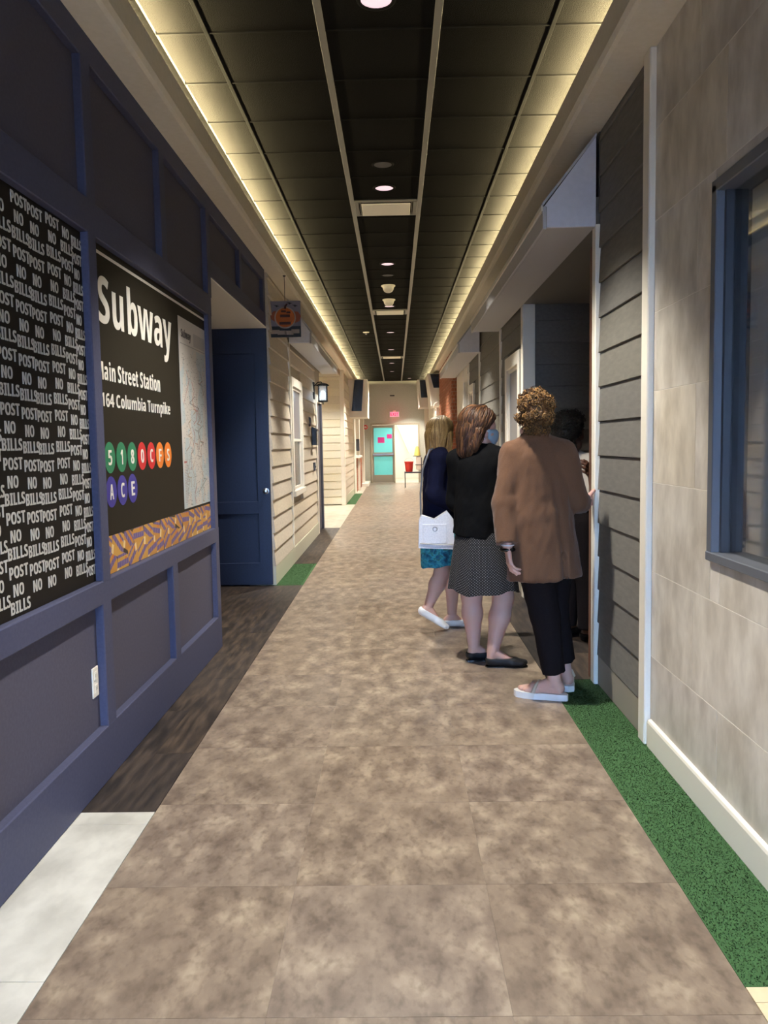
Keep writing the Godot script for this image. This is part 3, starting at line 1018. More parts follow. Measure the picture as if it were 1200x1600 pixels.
func build_ends() -> void:
	# far end wall with a pair of doors
	var e := D_END
	var w := bx("wall_end", P(-1.6, 0, e), P(-0.845, 3.7, e + 0.2), M.end_wall, self, 0.0)
	struct(w, "beige end wall above and beside the exit doors", "wall")
	bx("wall_piece", P(0.865, 0, e), P(1.7, 3.7, e + 0.2), M.end_wall, w, 0.0)
	bx("wall_piece", P(-0.85, 2.10, e), P(0.87, 3.7, e + 0.2), M.end_wall, w, 0.0)
	bx("small_vent", P(-0.16, 3.07, e - 0.012), P(0.0, 3.11, e + 0.01), M.black, w, 0.003)
	var d := Node3D.new()
	d.name = "door_3"
	add_child(d)
	struct(d, "glazed exit door with a push bar in the end wall, left leaf shut and right side open", "door")
	var fm: Material = M.plaster
	bx("frame", P(-0.87, 0, e - 0.03), P(-0.81, 2.12, e + 0.2), fm, d, 0.004)
	bx("frame", P(0.82, 0, e - 0.03), P(0.88, 2.12, e + 0.2), fm, d, 0.004)
	bx("head_frame", P(-0.81, 2.06, e - 0.03), P(0.82, 2.12, e + 0.2), fm, d, 0.004)
	bx("centre_post", P(-0.055, 0, e - 0.02), P(-0.01, 2.06, e + 0.1), fm, d, 0.004)
	var lf := stool()
	var z0 := e + 0.02
	var z1 := e + 0.065
	for s: Array in [[-0.81, 0.01, -0.76, 2.05], [-0.10, 0.01, -0.055, 2.05], [-0.76, 1.965, -0.10, 2.05], [-0.76, 0.95, -0.10, 1.09], [-0.76, 0.01, -0.10, 0.29]]:
		box(lf, P(s[0], s[1], z0), P(s[2], s[3], z1), 0.003)
	obj("leaf", lf, M.base_grey, d)
	var pu := bx("pane", P(-0.77, 1.08, e + 0.036), P(-0.09, 1.97, e + 0.042), M.cyan, d, 0.0)
	bx("pane", P(-0.77, 0.28, e + 0.036), P(-0.09, 0.96, e + 0.042), M.cyan, d, 0.0)
	for s: Array in [[-0.62, 1.43, -0.38, 1.63], [-0.29, 1.58, -0.12, 1.73]]:
		bx("notice", P(s[0], s[1], e + 0.030), P(s[2], s[3], e + 0.034), M.pink, pu, 0.001)
	var bar := bx("push_bar", P(-0.80, 0.985, e - 0.06), P(-0.07, 1.05, e + 0.0), M.metal, d, 0.008)
	bar.set_meta("label", "horizontal metal push bar")
	# lit vestibule behind
	var v := bx("wall_vestibule", P(-2.4, 0, 33.4), P(2.4, 3.0, 33.5), M.bright_wall, self, 0.0)
	struct(v, "bright white room seen through the end doors", "wall")
	bx("side_wall", P(-2.5, 0, e + 0.2), P(-2.4, 3.0, 33.5), M.bright_wall, v, 0.0)
	bx("side_wall", P(2.4, 0, e + 0.2), P(2.5, 3.0, 33.5), M.bright_wall, v, 0.0)
	bx("vestibule_ceiling", P(-2.5, 2.9, e + 0.2), P(2.5, 3.0, 33.5), M.bright_wall, v, 0.0)
	# outer shell of the building round the corridor, so that daylight enters only at the entrance
	var os := bx("wall_outer", P(-4.3, 0, D_BACK - 0.2), P(-4.2, 3.9, 36.0), M.dark_room, self, 0.0)
	struct(os, "outer shell of the building round the corridor", "wall")
	bx("outer_wall", P(4.2, 0, D_BACK - 0.2), P(4.3, 3.9, 36.0), M.dark_room, os, 0.0)
	bx("outer_wall", P(-4.3, 0, 35.9), P(4.3, 3.9, 36.0), M.dark_room, os, 0.0)
	bx("outer_roof", P(-4.3, 3.85, D_BACK - 0.2), P(4.3, 3.95, 36.0), M.dark_room, os, 0.0)
	# the corridor's other end, behind the camera: a glazed entrance that lets daylight in
	var b := bx("wall_back", P(-4.3, 2.75, D_BACK - 0.2), P(4.3, 3.9, D_BACK), M.end_wall, self, 0.0)
	struct(b, "wall over the glazed entrance behind the camera", "wall")
	bx("wall_piece", P(-4.3, 0, D_BACK - 0.2), P(-1.15, 2.8, D_BACK), M.end_wall, b, 0.0)
	bx("wall_piece", P(1.05, 0, D_BACK - 0.2), P(4.3, 2.8, D_BACK), M.end_wall, b, 0.0)
	var we := Node3D.new()
	we.name = "window_5"
	add_child(we)
	struct(we, "glazed entrance behind the camera", "window")
	for s: Array in [[-1.15, 0.0, -1.08, 2.75], [0.98, 0.0, 1.05, 2.75], [-1.08, 2.68, 0.98, 2.75], [-0.09, 0.0, -0.03, 2.68]]:
		bx("mullion", P(s[0], s[1], D_BACK - 0.14), P(s[2], s[3], D_BACK - 0.05), M.frame_dark, we, 0.003)
	bx("pane", P(-1.09, 0.0, D_BACK - 0.10), P(0.99, 2.69, D_BACK - 0.094), M.clear_glass, we, 0.0)

# ------------------------------------------------------------------ things
func build_things() -> void:
	post_bills()
	subway_board()
	outlet()
	awning("left", -1.212, -0.957, 9.68, 14.0)
	awning("right near", 1.128, 0.843, 4.70, 9.02)
	awning("right far", 1.128, 0.85, 11.02, 15.38)
	pumpkin_sign()
	lantern()
	ceiling_fittings()
	end_things()

func post_bills() -> void:
	var x := WL - 0.031
	var o := P(x, 0.855, 2.0)
	var t := thing("bill_poster_board", o, "black poster board covered in repeated grey POST NO BILLS lettering", "poster board")
	bxl("backing", o, P(WL - 0.036, 0.852, 1.316), P(x, 2.288, 3.431), M.board, t, 0.0005)
	var st := stool()
	var cols := [[3.333, 0.094, 0.083], [3.226, 0.114, 0.040], [3.092, 0.120, -0.008], [2.939, 0.122, -0.016], [2.815, 0.122, -0.010], [2.663, 0.136, 0.0], [2.53, 0.124, 0.03], [2.40, 0.122, -0.02], [2.262, 0.13, 0.05], [2.13, 0.124, 0.0], [2.0, 0.124, 0.02], [1.86, 0.13, -0.03], [1.73, 0.122, 0.01], [1.6, 0.12, 0.06], [1.47, 0.122, 0.0]]
	for c: Array in cols:
		for k in range(-5, 7):
			var y: float = 1.544 + c[2] + 0.1805 * k
			for q: Array in [["POST", 0.0, 0.0, 1.0], ["NO", -0.0605, 0.16, 0.56], ["BILLS", -0.117, -0.02, 1.06]]:
				var yc: float = y + q[1]
				if yc < 0.885 or yc > 2.262:
					continue
				var a: float = c[0] + q[2] * c[1]
				var b: float = a + q[3] * c[1]
				if b > 3.437:
					continue
				wall_word(st, q[0], x, a, b, yc - 0.0205, yc + 0.0205, o)
	obj("lettering", st, M.print_grey, t)

func subway_board() -> void:
	var x := WL - 0.031
	var o := P(x, 0.855, 4.56)
	var t := thing("subway_mural", o, "dark subway station board with white lettering, coloured route discs and a map", "mural")
	bxl("backing", o, P(WL - 0.036, 0.852, 3.522), P(x, 2.298, 5.615), M.board_sub, t, 0.0005)
	var l := stool()
	box(l, P(x, 2.248, 3.524) - o, P(x + 0.0016, 2.262, 5.614) - o, 0.0004)
	obj("white_rule", l, M.print_white, t)
	var st := stool()
	wall_word(st, "Subway", x, 3.602, 4.775, 1.882, 2.178, o)
	obj("title_lettering", st, M.print_white, t)
	st = stool()
	wall_word(st, "Main Street Station", x, 3.552, 4.502, 1.708, 1.792, o)
	wall_word(st, "164 Columbia Turnpike", x, 3.592, 4.686, 1.572, 1.657, o)
	obj("address_lettering", st, M.print_white, t)
	var row := [["5", M.green], ["1", M.green], ["8", M.green], ["0", M.red], ["C", M.red], ["F", M.orange], ["S", M.orange]]
	for i in 7:
		route_disc(t, o, row[i][0], row[i][1], x, 3.664 + 0.1573 * i, 1.367)
	for i in 3:
		route_disc(t, o, ["A", "C", "E"][i], M.indigo, x, 3.666 + 0.1505 * i, 1.214)
	# map sheet
	var ms := stool()
	var n := Vector3(1, 0, 0)
	var xm := x + 0.0015
	sheet(ms, P(xm, 1.036, 4.928) - o, 0.687, 1.148, n)
	var mp := obj("map_sheet", ms, map_material(), t)
	mp.set_meta("label", "pale transit map with a small title")
	st = stool()
	wall_word(st, "Subway", xm, 4.985, 5.22, 2.05, 2.118, o)
	obj("map_title", st, M.print_dark, t)
	# strip of pasted yellow and purple playbills
	var ps := stool()
	sheet(ps, P(x + 0.001, 0.853, 3.524) - o, 2.09, 0.168, n)
	obj("playbill_strip", ps, playbill_material(), t).set_meta("label", "strip of yellow and purple pasted playbills")

# a printed sheet on the left wall: lower near corner, length down the corridor, height
func sheet(st: SurfaceTool, a: Vector3, w: float, h: float, n: Vector3) -> void:
	var b := a + Vector3(0, 0, -w)
	var q := [a, b, b + Vector3(0, h, 0), a + Vector3(0, h, 0)]
	var uv := [Vector2(0, 1), Vector2(1, 1), Vector2(1, 0), Vector2(0, 0)]
	var ids := [0, 1, 2, 0, 2, 3]
	if (q[1] - q[0]).cross(q[2] - q[0]).dot(n) > 0.0:
		ids = [0, 2, 1, 0, 3, 2]
	for i: int in ids:
		st.set_normal(n)
		st.set_uv(uv[i])
		st.add_vertex(q[i])
	var k := -n * 0.0014
	for e in 4:
		var c: Vector3 = q[e]
		var d: Vector3 = q[(e + 1) % 4]
		quad(st, c, d, d + k, c + k, ((c + d) * 0.5 - (q[0] + q[2]) * 0.5).normalized())

func route_disc(t: Node, o: Vector3, ch: String, m: Material, x: float, d: float, y: float) -> void:
	var c := obj("route_disc", disc(stool(), P(x, y, d) - o, Vector3(1, 0, 0), 0.0695, 0.0016, 32), m, t)
	var st := stool()
	var w := 0.026 if ch == "1" else 0.048
	word(st, ch, P(x + 0.0016, y - 0.034, d - w * 0.5) - o, Vector3(0, 0, -1), Vector3.UP, Vector3(1, 0, 0), w, 0.068)
	obj("route_letter", st, M.print_white, c)

func map_material() -> StandardMaterial3D:
	var im := Image.create(288, 480, false, Image.FORMAT_RGB8)
	var f := FastNoiseLite.new()
	f.seed = 5
	f.frequency = 0.008
	f.fractal_octaves = 4
	for y in 480:
		for x in 288:
			var v := f.get_noise_2d(x * 1.3, y)
			var land := v > -0.05 + (0.22 if y > 300 and x < 130 else 0.0) + (0.15 if x > 250 else 0.0)
			im.set_pixel(x, y, rgb(206, 199, 190) if land or y < 70 else rgb(186, 194, 194))
	var r := RandomNumberGenerator.new()
	r.seed = 9
	var inks := [rgb(150, 110, 90), rgb(120, 112, 108), rgb(160, 130, 90), rgb(110, 120, 110), rgb(168, 96, 88)]
	for k in 26:   # routes
		var p := Vector2(r.randf_range(60, 230), r.randf_range(90, 440))
		var dir := Vector2(r.randf_range(-0.5, 0.5), 1).normalized()
		for s in r.randi_range(60, 220):
			if s % 34 == 0:
				dir = [Vector2(0, 1), Vector2(0.7, 0.7), Vector2(-0.7, 0.7), Vector2(1, 0.1), Vector2(-0.9, 0.3)][r.randi() % 5]
			p += dir
			if p.x > 4 and p.x < 284 and p.y > 75 and p.y < 474:
				im.fill_rect(Rect2i(int(p.x), int(p.y), 2, 2), inks[k % 5])
	for k in 900:  # station marks and captions too small to read
		var p := Vector2i(r.randi_range(20, 270), r.randi_range(84, 470))
		im.fill_rect(Rect2i(p.x, p.y, r.randi_range(2, 7), 1), rgb(104, 98, 94))
	im.fill_rect(Rect2i(12, 360, 26, 5), rgb(170, 90, 84))
	for k in 24:
		im.fill_rect(Rect2i(14, 372 + k * 4, r.randi_range(18, 60), 1), rgb(150, 120, 112))
	im.fill_rect(Rect2i(150, 26, 124, 34), rgb(178, 172, 168))
	im.fill_rect(Rect2i(12, 64, 264, 2), rgb(150, 146, 142))
	var m := flat(Color(1, 1, 1), 0.5)
	m.albedo_texture = ImageTexture.create_from_image(im)
	return m

func playbill_material() -> StandardMaterial3D:
	var w := 1200
	var h := 96
	var im := Image.create(w, h, false, Image.FORMAT_RGB8)
	im.fill(rgb(58, 48, 40))
	var r := RandomNumberGenerator.new()
	r.seed = 4
	var x := -30.0
	var k := 0
	while x < w:   # tilted overlapping bills in two staggered rows
		var bw := r.randf_range(78, 104)
		for row in 2:
			var c := Vector2(x + bw * 0.5 + row * 34.0, 22.0 + row * 52.0 + r.randf_range(-8, 8))
			var ang := r.randf_range(-0.35, 0.35)
			var hue := r.randf()
			var paper := rgb(206, 156, 72).lerp(rgb(190, 128, 56), hue)
			var ink := rgb(96, 78, 128)
			var hh := r.randf_range(26, 36)
			for py in range(maxi(0, int(c.y - 60)), mini(h, int(c.y + 60))):
				for px in range(maxi(0, int(c.x - 70)), mini(w, int(c.x + 70))):
					var q := (Vector2(px, py) - c).rotated(-ang)
					if absf(q.x) < bw * 0.46 and absf(q.y) < hh:
						var col := paper
						var band := q.y + q.x * 0.3 * (1.0 if k % 2 else -1.0)
						if absf(band) < 8.0 or absf(band + hh * 0.8) < 4.0:
							col = ink if fposmod(q.x * 0.9 + sin(q.x) * 3.0, 9.0) > 2.6 else rgb(150, 130, 160)
						elif (q - Vector2(bw * 0.2, -hh * 0.45)).length() < 8.0:
							col = rgb(206, 110, 40)
						elif q.x < -bw * 0.3 and q.y > hh * 0.3:
							col = rgb(232, 206, 150)
						im.set_pixel(px, py, col)
			k += 1
		x += bw * 0.93
	var m := flat(Color(1, 1, 1), 0.55)
	m.albedo_texture = ImageTexture.create_from_image(im)
	return m

func outlet() -> void:
	var x := WL - 0.034
	var o := P(x, 0.435, 3.397)
	var t := thing("wall_outlet", o, "white double outlet plate on the blue panel below the poster board", "outlet")
	bxl("cover_plate", o, P(x, 0.372, 3.335), P(x + 0.006, 0.498, 3.402), M.white, t, 0.003)
	for y: float in [0.408, 0.462]:
		var s := bxl("socket", o, P(x + 0.005, y - 0.017, 3.353), P(x + 0.0085, y + 0.017, 3.385), M.trim, t, 0.004)
		for d: float in [3.362, 3.374]:
			bxl("slot", o, P(x + 0.008, y - 0.006, d), P(x + 0.0088, y + 0.008, d + 0.003), M.black, s, 0.0002)

func awning(side: String, wx: float, ex: float, d0: float, d1: float) -> void:
	var g := 1.0 if wx < 0.0 else -1.0    # towards the corridor
	var o := P(wx, 2.585, (d0 + d1) * 0.5)
	var where: String = {"left": "over the beige siding and window on the left", "right near": "over the porch where the people stand", "right far": "further down the right side beyond the first one"}[side]
	var t := thing("porch_awning", o, "pale grey sloped porch roof " + where, "awning", "")
	var u := 2.587
	var roof := stool()
	var top := 3.085
	prism(roof, [Vector2(wx, top - 0.02), Vector2(wx, top), Vector2(ex + g * 0.012, u + 0.128), Vector2(ex + g * 0.012, u + 0.108)], d0 - 0.012, d1 + 0.012, o)
	obj("roof_slope", roof, M.awning, t)
	for e: Array in [[d0, d0 + 0.02], [d1 - 0.02, d1]]:
		var gb := stool()
		prism(gb, [Vector2(wx, u), Vector2(ex, u), Vector2(ex, u + 0.112), Vector2(wx, top - 0.02)], e[0], e[1], o)
		obj("gable_end", gb, M.awning_end, t)
	bxl("fascia", o, P(ex + g * 0.008, u - 0.012, d0 - 0.008), P(ex - g * 0.014, u + 0.112, d1 + 0.008), M.awning, t, 0.004)
	bxl("soffit", o, P(wx, u, d0 + 0.02), P(ex - g * 0.014, u + 0.012, d1 - 0.02), M.awning, t, 0.002)
	bxl("drip_edge", o, P(ex + g * 0.018, u + 0.085, d0 - 0.01), P(ex + g * 0.006, u + 0.118, d1 + 0.01), M.white, t, 0.003)

func pumpkin_sign() -> void:
	var d := 8.42
	var o := P(-1.09, 2.67, d)
	var t := thing("pumpkin_sign", o, "square autumn sign with an orange pumpkin face hung high beside the blue door", "sign")
	var zf := d - 0.005
	bxl("sign_plate", o, P(-1.245, 2.49, zf), P(-0.93, 2.85, d + 0.005), M.sign_grey, t, 0.003)
	bxl("lower_band", o, P(-1.243, 2.492, zf - 0.002), P(-0.932, 2.60, zf + 0.002), M.black, t, 0.001)
	var f := Vector3(0, 0, 1)
	for k: Array in [[-1.18, 2.70, 0.055], [-0.985, 2.69, 0.06]]:
		obj("leaf_cluster", disc(stool(), P(k[0], k[1], zf - 0.001) - o, f, k[2], 0.003, 7), M.sign_rust, t)
	obj("halo", disc(stool(), P(-1.085, 2.685, zf - 0.002) - o, f, 0.108, 0.003, 32), M.sign_pale, t)
	var pk := obj("pumpkin", lathe(stool(), P(-1.085, 2.685, zf - 0.004) - o, f, [Vector2(0.0, 0.012), Vector2(0.05, 0.0105), Vector2(0.085, 0.006), Vector2(0.098, 0.0)], 32), M.pumpkin, t)
	var cv := stool()
	for k: Array in [[-1.085, 2.70, 0.05, 0.013], [-1.085, 2.628, 0.058, 0.013], [-1.10, 2.745, 0.025, 0.010], [-1.05, 2.735, 0.02, 0.009]]:
		box(cv, P(k[0] - k[2], k[1] - k[3], zf - 0.020) - o, P(k[0] + k[2], k[1] + k[3], zf - 0.010) - o, 0.006)
	obj("carved_face", cv, M.sign_dark, pk)
	var stem := stool()
	tube(stem, [P(-1.085, 2.77, zf - 0.01) - o, P(-1.08, 2.80, zf - 0.01) - o, P(-1.06, 2.82, zf - 0.01) - o], [0.012, 0.009, 0.006], 8)
	obj("stem", stem, M.sign_dark, pk)
	var bn := stool()
	for k: Array in [[-1.19, 2.545, 0.045], [-1.12, 2.537, 0.045], [-1.05, 2.535, 0.045], [-0.985, 2.548, 0.04]]:
		box(bn, P(k[0] - k[2], k[1] - 0.02, zf - 0.007) - o, P(k[0] + k[2], k[1] + 0.02, zf - 0.001) - o, 0.008)
	obj("banner", bn, M.sign_pale, t)
	for k: Array in [[-0.985, 2.80], [-1.17, 2.80], [-1.04, 2.825]]:   # little bats
		var bt := stool()
		var c := P(k[0], k[1], zf - 0.003) - o
		tri(bt, c + Vector3(-0.03, 0.012, 0), c + Vector3(0, -0.006, 0), c + Vector3(-0.004, 0.008, 0), f)
		tri(bt, c + Vector3(0.03, 0.0, 0), c + Vector3(0.004, 0.008, 0), c + Vector3(0, -0.008, 0), f)
		box(bt, c + Vector3(-0.006, -0.01, -0.001), c + Vector3(0.006, 0.01, 0.001), 0.001)
		obj("bat", bt, M.black, t)
	var hk := stool()
	tube(hk, [P(-1.085, 2.845, d) - o, P(-1.085, 2.97, d) - o, P(-1.085, 3.10, d) - o], [0.003, 0.003, 0.003], 6)
	lathe(hk, P(-1.085, 3.10, d) - o, Vector3.DOWN, [Vector2(0, 0.012), Vector2(0.012, 0.01), Vector2(0.016, 0.0)], 12)
	obj("hanger", hk, M.black, t)

func lantern() -> void:
	var d := 12.72
	var o := P(WL, 2.2, d)
	var t := thing("wall_lantern", o, "black coach lantern with a glowing cool white lamp beside the slate grey door", "lantern")
	var c := P(-1.095, 2.19, d) - o
	bxl("wall_plate", o, P(WL - 0.005, 2.10, d - 0.06), P(WL + 0.022, 2.36, d + 0.06), M.satin_black, t, 0.006)
	var arm := stool()
	tube(arm, [P(WL + 0.02, 2.30, d) - o, P(-1.17, 2.355, d) - o, P(-1.12, 2.36, d) - o, P(-1.095, 2.335, d) - o], [0.009], 8)
	obj("arm", arm, M.satin_black, t)
	obj("hood", lathe(stool(), c, Vector3.UP, [Vector2(0.10, 0.112), Vector2(0.10, 0.12), Vector2(0.07, 0.142), Vector2(0.02, 0.158), Vector2(0.0, 0.16)], 4 * 6), M.satin_black, t)
	obj("base", lathe(stool(), c, Vector3.UP, [Vector2(0.0, -0.175), Vector2(0.008, -0.17), Vector2(0.012, -0.145), Vector2(0.075, -0.135), Vector2(0.078, -0.112), Vector2(0.0, -0.108)], 24), M.satin_black, t)
	for k: Array in [[-1, -1], [1, -1], [1, 1], [-1, 1]]:
		var s := stool()
		box(s, c + Vector3(k[0] * 0.062 - 0.006, -0.12, k[1] * 0.062 - 0.006), c + Vector3(k[0] * 0.062 + 0.006, 0.118, k[1] * 0.062 + 0.006), 0.002)
		obj("corner_bar", s, M.satin_black, t)
	for k in 4:
		var s := stool()
		var q := Basis(Vector3.UP, PI / 2 * k)
		box(s, Vector3(-0.056, -0.11, 0.06), Vector3(0.056, 0.112, 0.063), 0.0)
		var m := s.commit()
		var s2 := stool()
		s2.append_from(m, 0, Transform3D(q, c))
		obj("glass_pane", s2, M.clear_glass, t)
	obj("bulb", lathe(stool(), c + Vector3(0, -0.09, 0), Vector3.UP, [Vector2(0.0, 0.13), Vector2(0.02, 0.125), Vector2(0.032, 0.105), Vector2(0.034, 0.03), Vector2(0.02, 0.0), Vector2(0.0, 0.0)], 16), M.bulb, t)
	var l := OmniLight3D.new()
	l.name = "lantern_glow"
	l.light_color = Color(0.86, 0.93, 1.0)
	l.light_energy = 0.07
	l.light_size = 0.03
	l.omni_range = 30.0
	l.omni_attenuation = 2.0
	l.shadow_enabled = true
	t.add_child(l)
	l.position = c + Vector3(0, -0.03, 0)
	# mailbox and small plates by the door
	var mb := P(WL, 1.52, 12.35)
	var b := thing("wall_mailbox", mb, "black wall mailbox on the beige siding under the lantern", "mailbox")
	bxl("box", mb, P(WL + 0.01, 1.40, 12.22), P(WL + 0.085, 1.63, 12.48), M.satin_black, b, 0.008)
	var lid := stool()
	prism(lid, [Vector2(WL + 0.01, 1.675), Vector2(WL + 0.01, 1.63), Vector2(WL + 0.098, 1.61), Vector2(WL + 0.098, 1.628)], 12.21, 12.49, mb)
	obj("lid", lid, M.satin_black, b)
	var np := P(WL, 1.74, 12.0)
	var pl := thing("number_plate", np, "small dark plaque on the siding above the mailbox", "plaque")
	bxl("plate", np, P(WL + 0.008, 1.68, 11.95), P(WL + 0.024, 1.80, 12.06), M.black, pl, 0.003)
	bxl("backing_block", np, P(WL + 0.0, 1.67, 11.94), P(WL + 0.010, 1.81, 12.07), M.charcoal, pl, 0.003)
	var me := P(WL, 1.1, 12.45)
	var m2 := thing("switch_plate", me, "small grey box on the siding below the mailbox", "switch box")
	bxl("box", me, P(WL + 0.005, 1.02, 12.40), P(WL + 0.035, 1.14, 12.50), M.frame_grey, m2, 0.004)
	bxl("button", me, P(WL + 0.034, 1.06, 12.435), P(WL + 0.042, 1.09, 12.465), M.black, m2, 0.002)

func ceiling_fittings() -> void:
	var names := ["nearest", "second", "farthest"]
	var ds := [7.9, 14.02, 21.3]
	for k in 3:
		var d: float = ds[k]
		var o := P(-0.051, CEIL, d)
		var t := thing("air_vent", o, "white rectangular air vent across the ceiling slot, %s of the three" % names[k], "air vent", "ceiling air vents")
		var fr := stool()
		for s: Array in [[-0.337, d - 0.235, 0.235, d - 0.205], [-0.337, d + 0.205, 0.235, d + 0.235], [-0.337, d - 0.205, -0.30, d + 0.205], [0.198, d - 0.205, 0.235, d + 0.205]]:
			box(fr, P(s[0], CEIL - 0.014, s[1]) - o, P(s[2], CEIL + 0.01, s[3]) - o, 0.003)
		obj("frame", fr, M.tee, t)
		bxl("diffuser_plate", o, P(-0.275, CEIL - 0.024, d - 0.17), P(0.173, CEIL - 0.010, d + 0.19), M.white, t, 0.003)
		for s: float in [-0.29, 0.184]:
			bxl("end_slat", o, P(s, CEIL - 0.012, d - 0.2), P(s + 0.006, CEIL + 0.005, d + 0.2), M.tee, t, 0.001)
	for k: Array in [[11.72, "nearer"], [12.85, "farther"]]:
		var o := P(-0.063, CEIL, k[0])
		var t := thing("ceiling_dome", o, "white half-round dome on the ceiling slot, the %s of two" % k[1], "ceiling dome", "white ceiling domes")
		obj("base_ring", lathe(stool(), Vector3.ZERO, Vector3.DOWN, [Vector2(0.0, 0.02), Vector2(0.09, 0.02), Vector2(0.098, 0.012), Vector2(0.098, 0.0)], 24), M.white, t)
		obj("dome", lathe(stool(), Vector3.ZERO, Vector3.DOWN, [Vector2(0.0, 0.105), Vector2(0.03, 0.10), Vector2(0.058, 0.083), Vector2(0.074, 0.055), Vector2(0.08, 0.02)], 24), M.white, t)
	for k: Array in [[6.71, "before the second downlight"], [11.01, "before the nearer white dome"]]:
		var o := P(-0.063, CEIL, k[0])
		var t := thing("ceiling_speaker", o, "faint dark round speaker grille in the ceiling %s" % k[1], "speaker", "dark ceiling speakers")
		obj("rim", lathe(stool(), Vector3.ZERO, Vector3.DOWN, [Vector2(0.07, 0.004), Vector2(0.08, 0.008), Vector2(0.09, 0.0)], 24), M.tee_dark, t)
		obj("grille", disc(stool(), Vector3.ZERO, Vector3.DOWN, 0.07, 0.004, 24), M.black, t)
	var o2 := P(-0.54, CEIL, 16.5)
	var sp := thing("sprinkler_head", o2, "small pale sprinkler head left of the ceiling slot", "sprinkler")
	obj("escutcheon", lathe(stool(), Vector3.ZERO, Vector3.DOWN, [Vector2(0.0, 0.016), Vector2(0.05, 0.014), Vector2(0.062, 0.008), Vector2(0.065, 0.0)], 20), M.white, sp)
	obj("nozzle", lathe(stool(), Vector3.ZERO, Vector3.DOWN, [Vector2(0.0, 0.05), Vector2(0.022, 0.048), Vector2(0.022, 0.045), Vector2(0.008, 0.04), Vector2(0.008, 0.014)], 16), M.metal, sp)

func display_box(d: float, xt0: float, xt1: float, xb0: float, xb1: float, yt: float, yb: float, drop: float, wx: float, label: String) -> void:
	# a slanted black display hung in a white housing, its end towards the camera
	var o := P((xt0 + xt1) * 0.5, yb, d)
	var t := thing("wall_display", o, label, "display", "")
	var st := stool()
	prism(st, [Vector2(xt0, yt), Vector2(xt1, yt), Vector2(xb1, yb), Vector2(xb0, yb)], d, d + 1.3, o)
	obj("screen_case", st, M.satin_black, t)
	var g := 1.0 if wx < 0.0 else -1.0
	var hs := stool()
	var inner := maxf(xt0, xt1) + 0.10 if wx < 0.0 else minf(xt0, xt1) - 0.06
	var innerb := maxf(xb0, xb1) + 0.14 if wx < 0.0 else minf(xb0, xb1) - 0.05
	prism(hs, [Vector2(wx, yt + 0.02), Vector2(inner, yt + 0.02), Vector2(innerb, yb - drop), Vector2(wx, yb - drop)], d + 0.03, d + 1.6, o)
	obj("housing", hs, M.white, t)

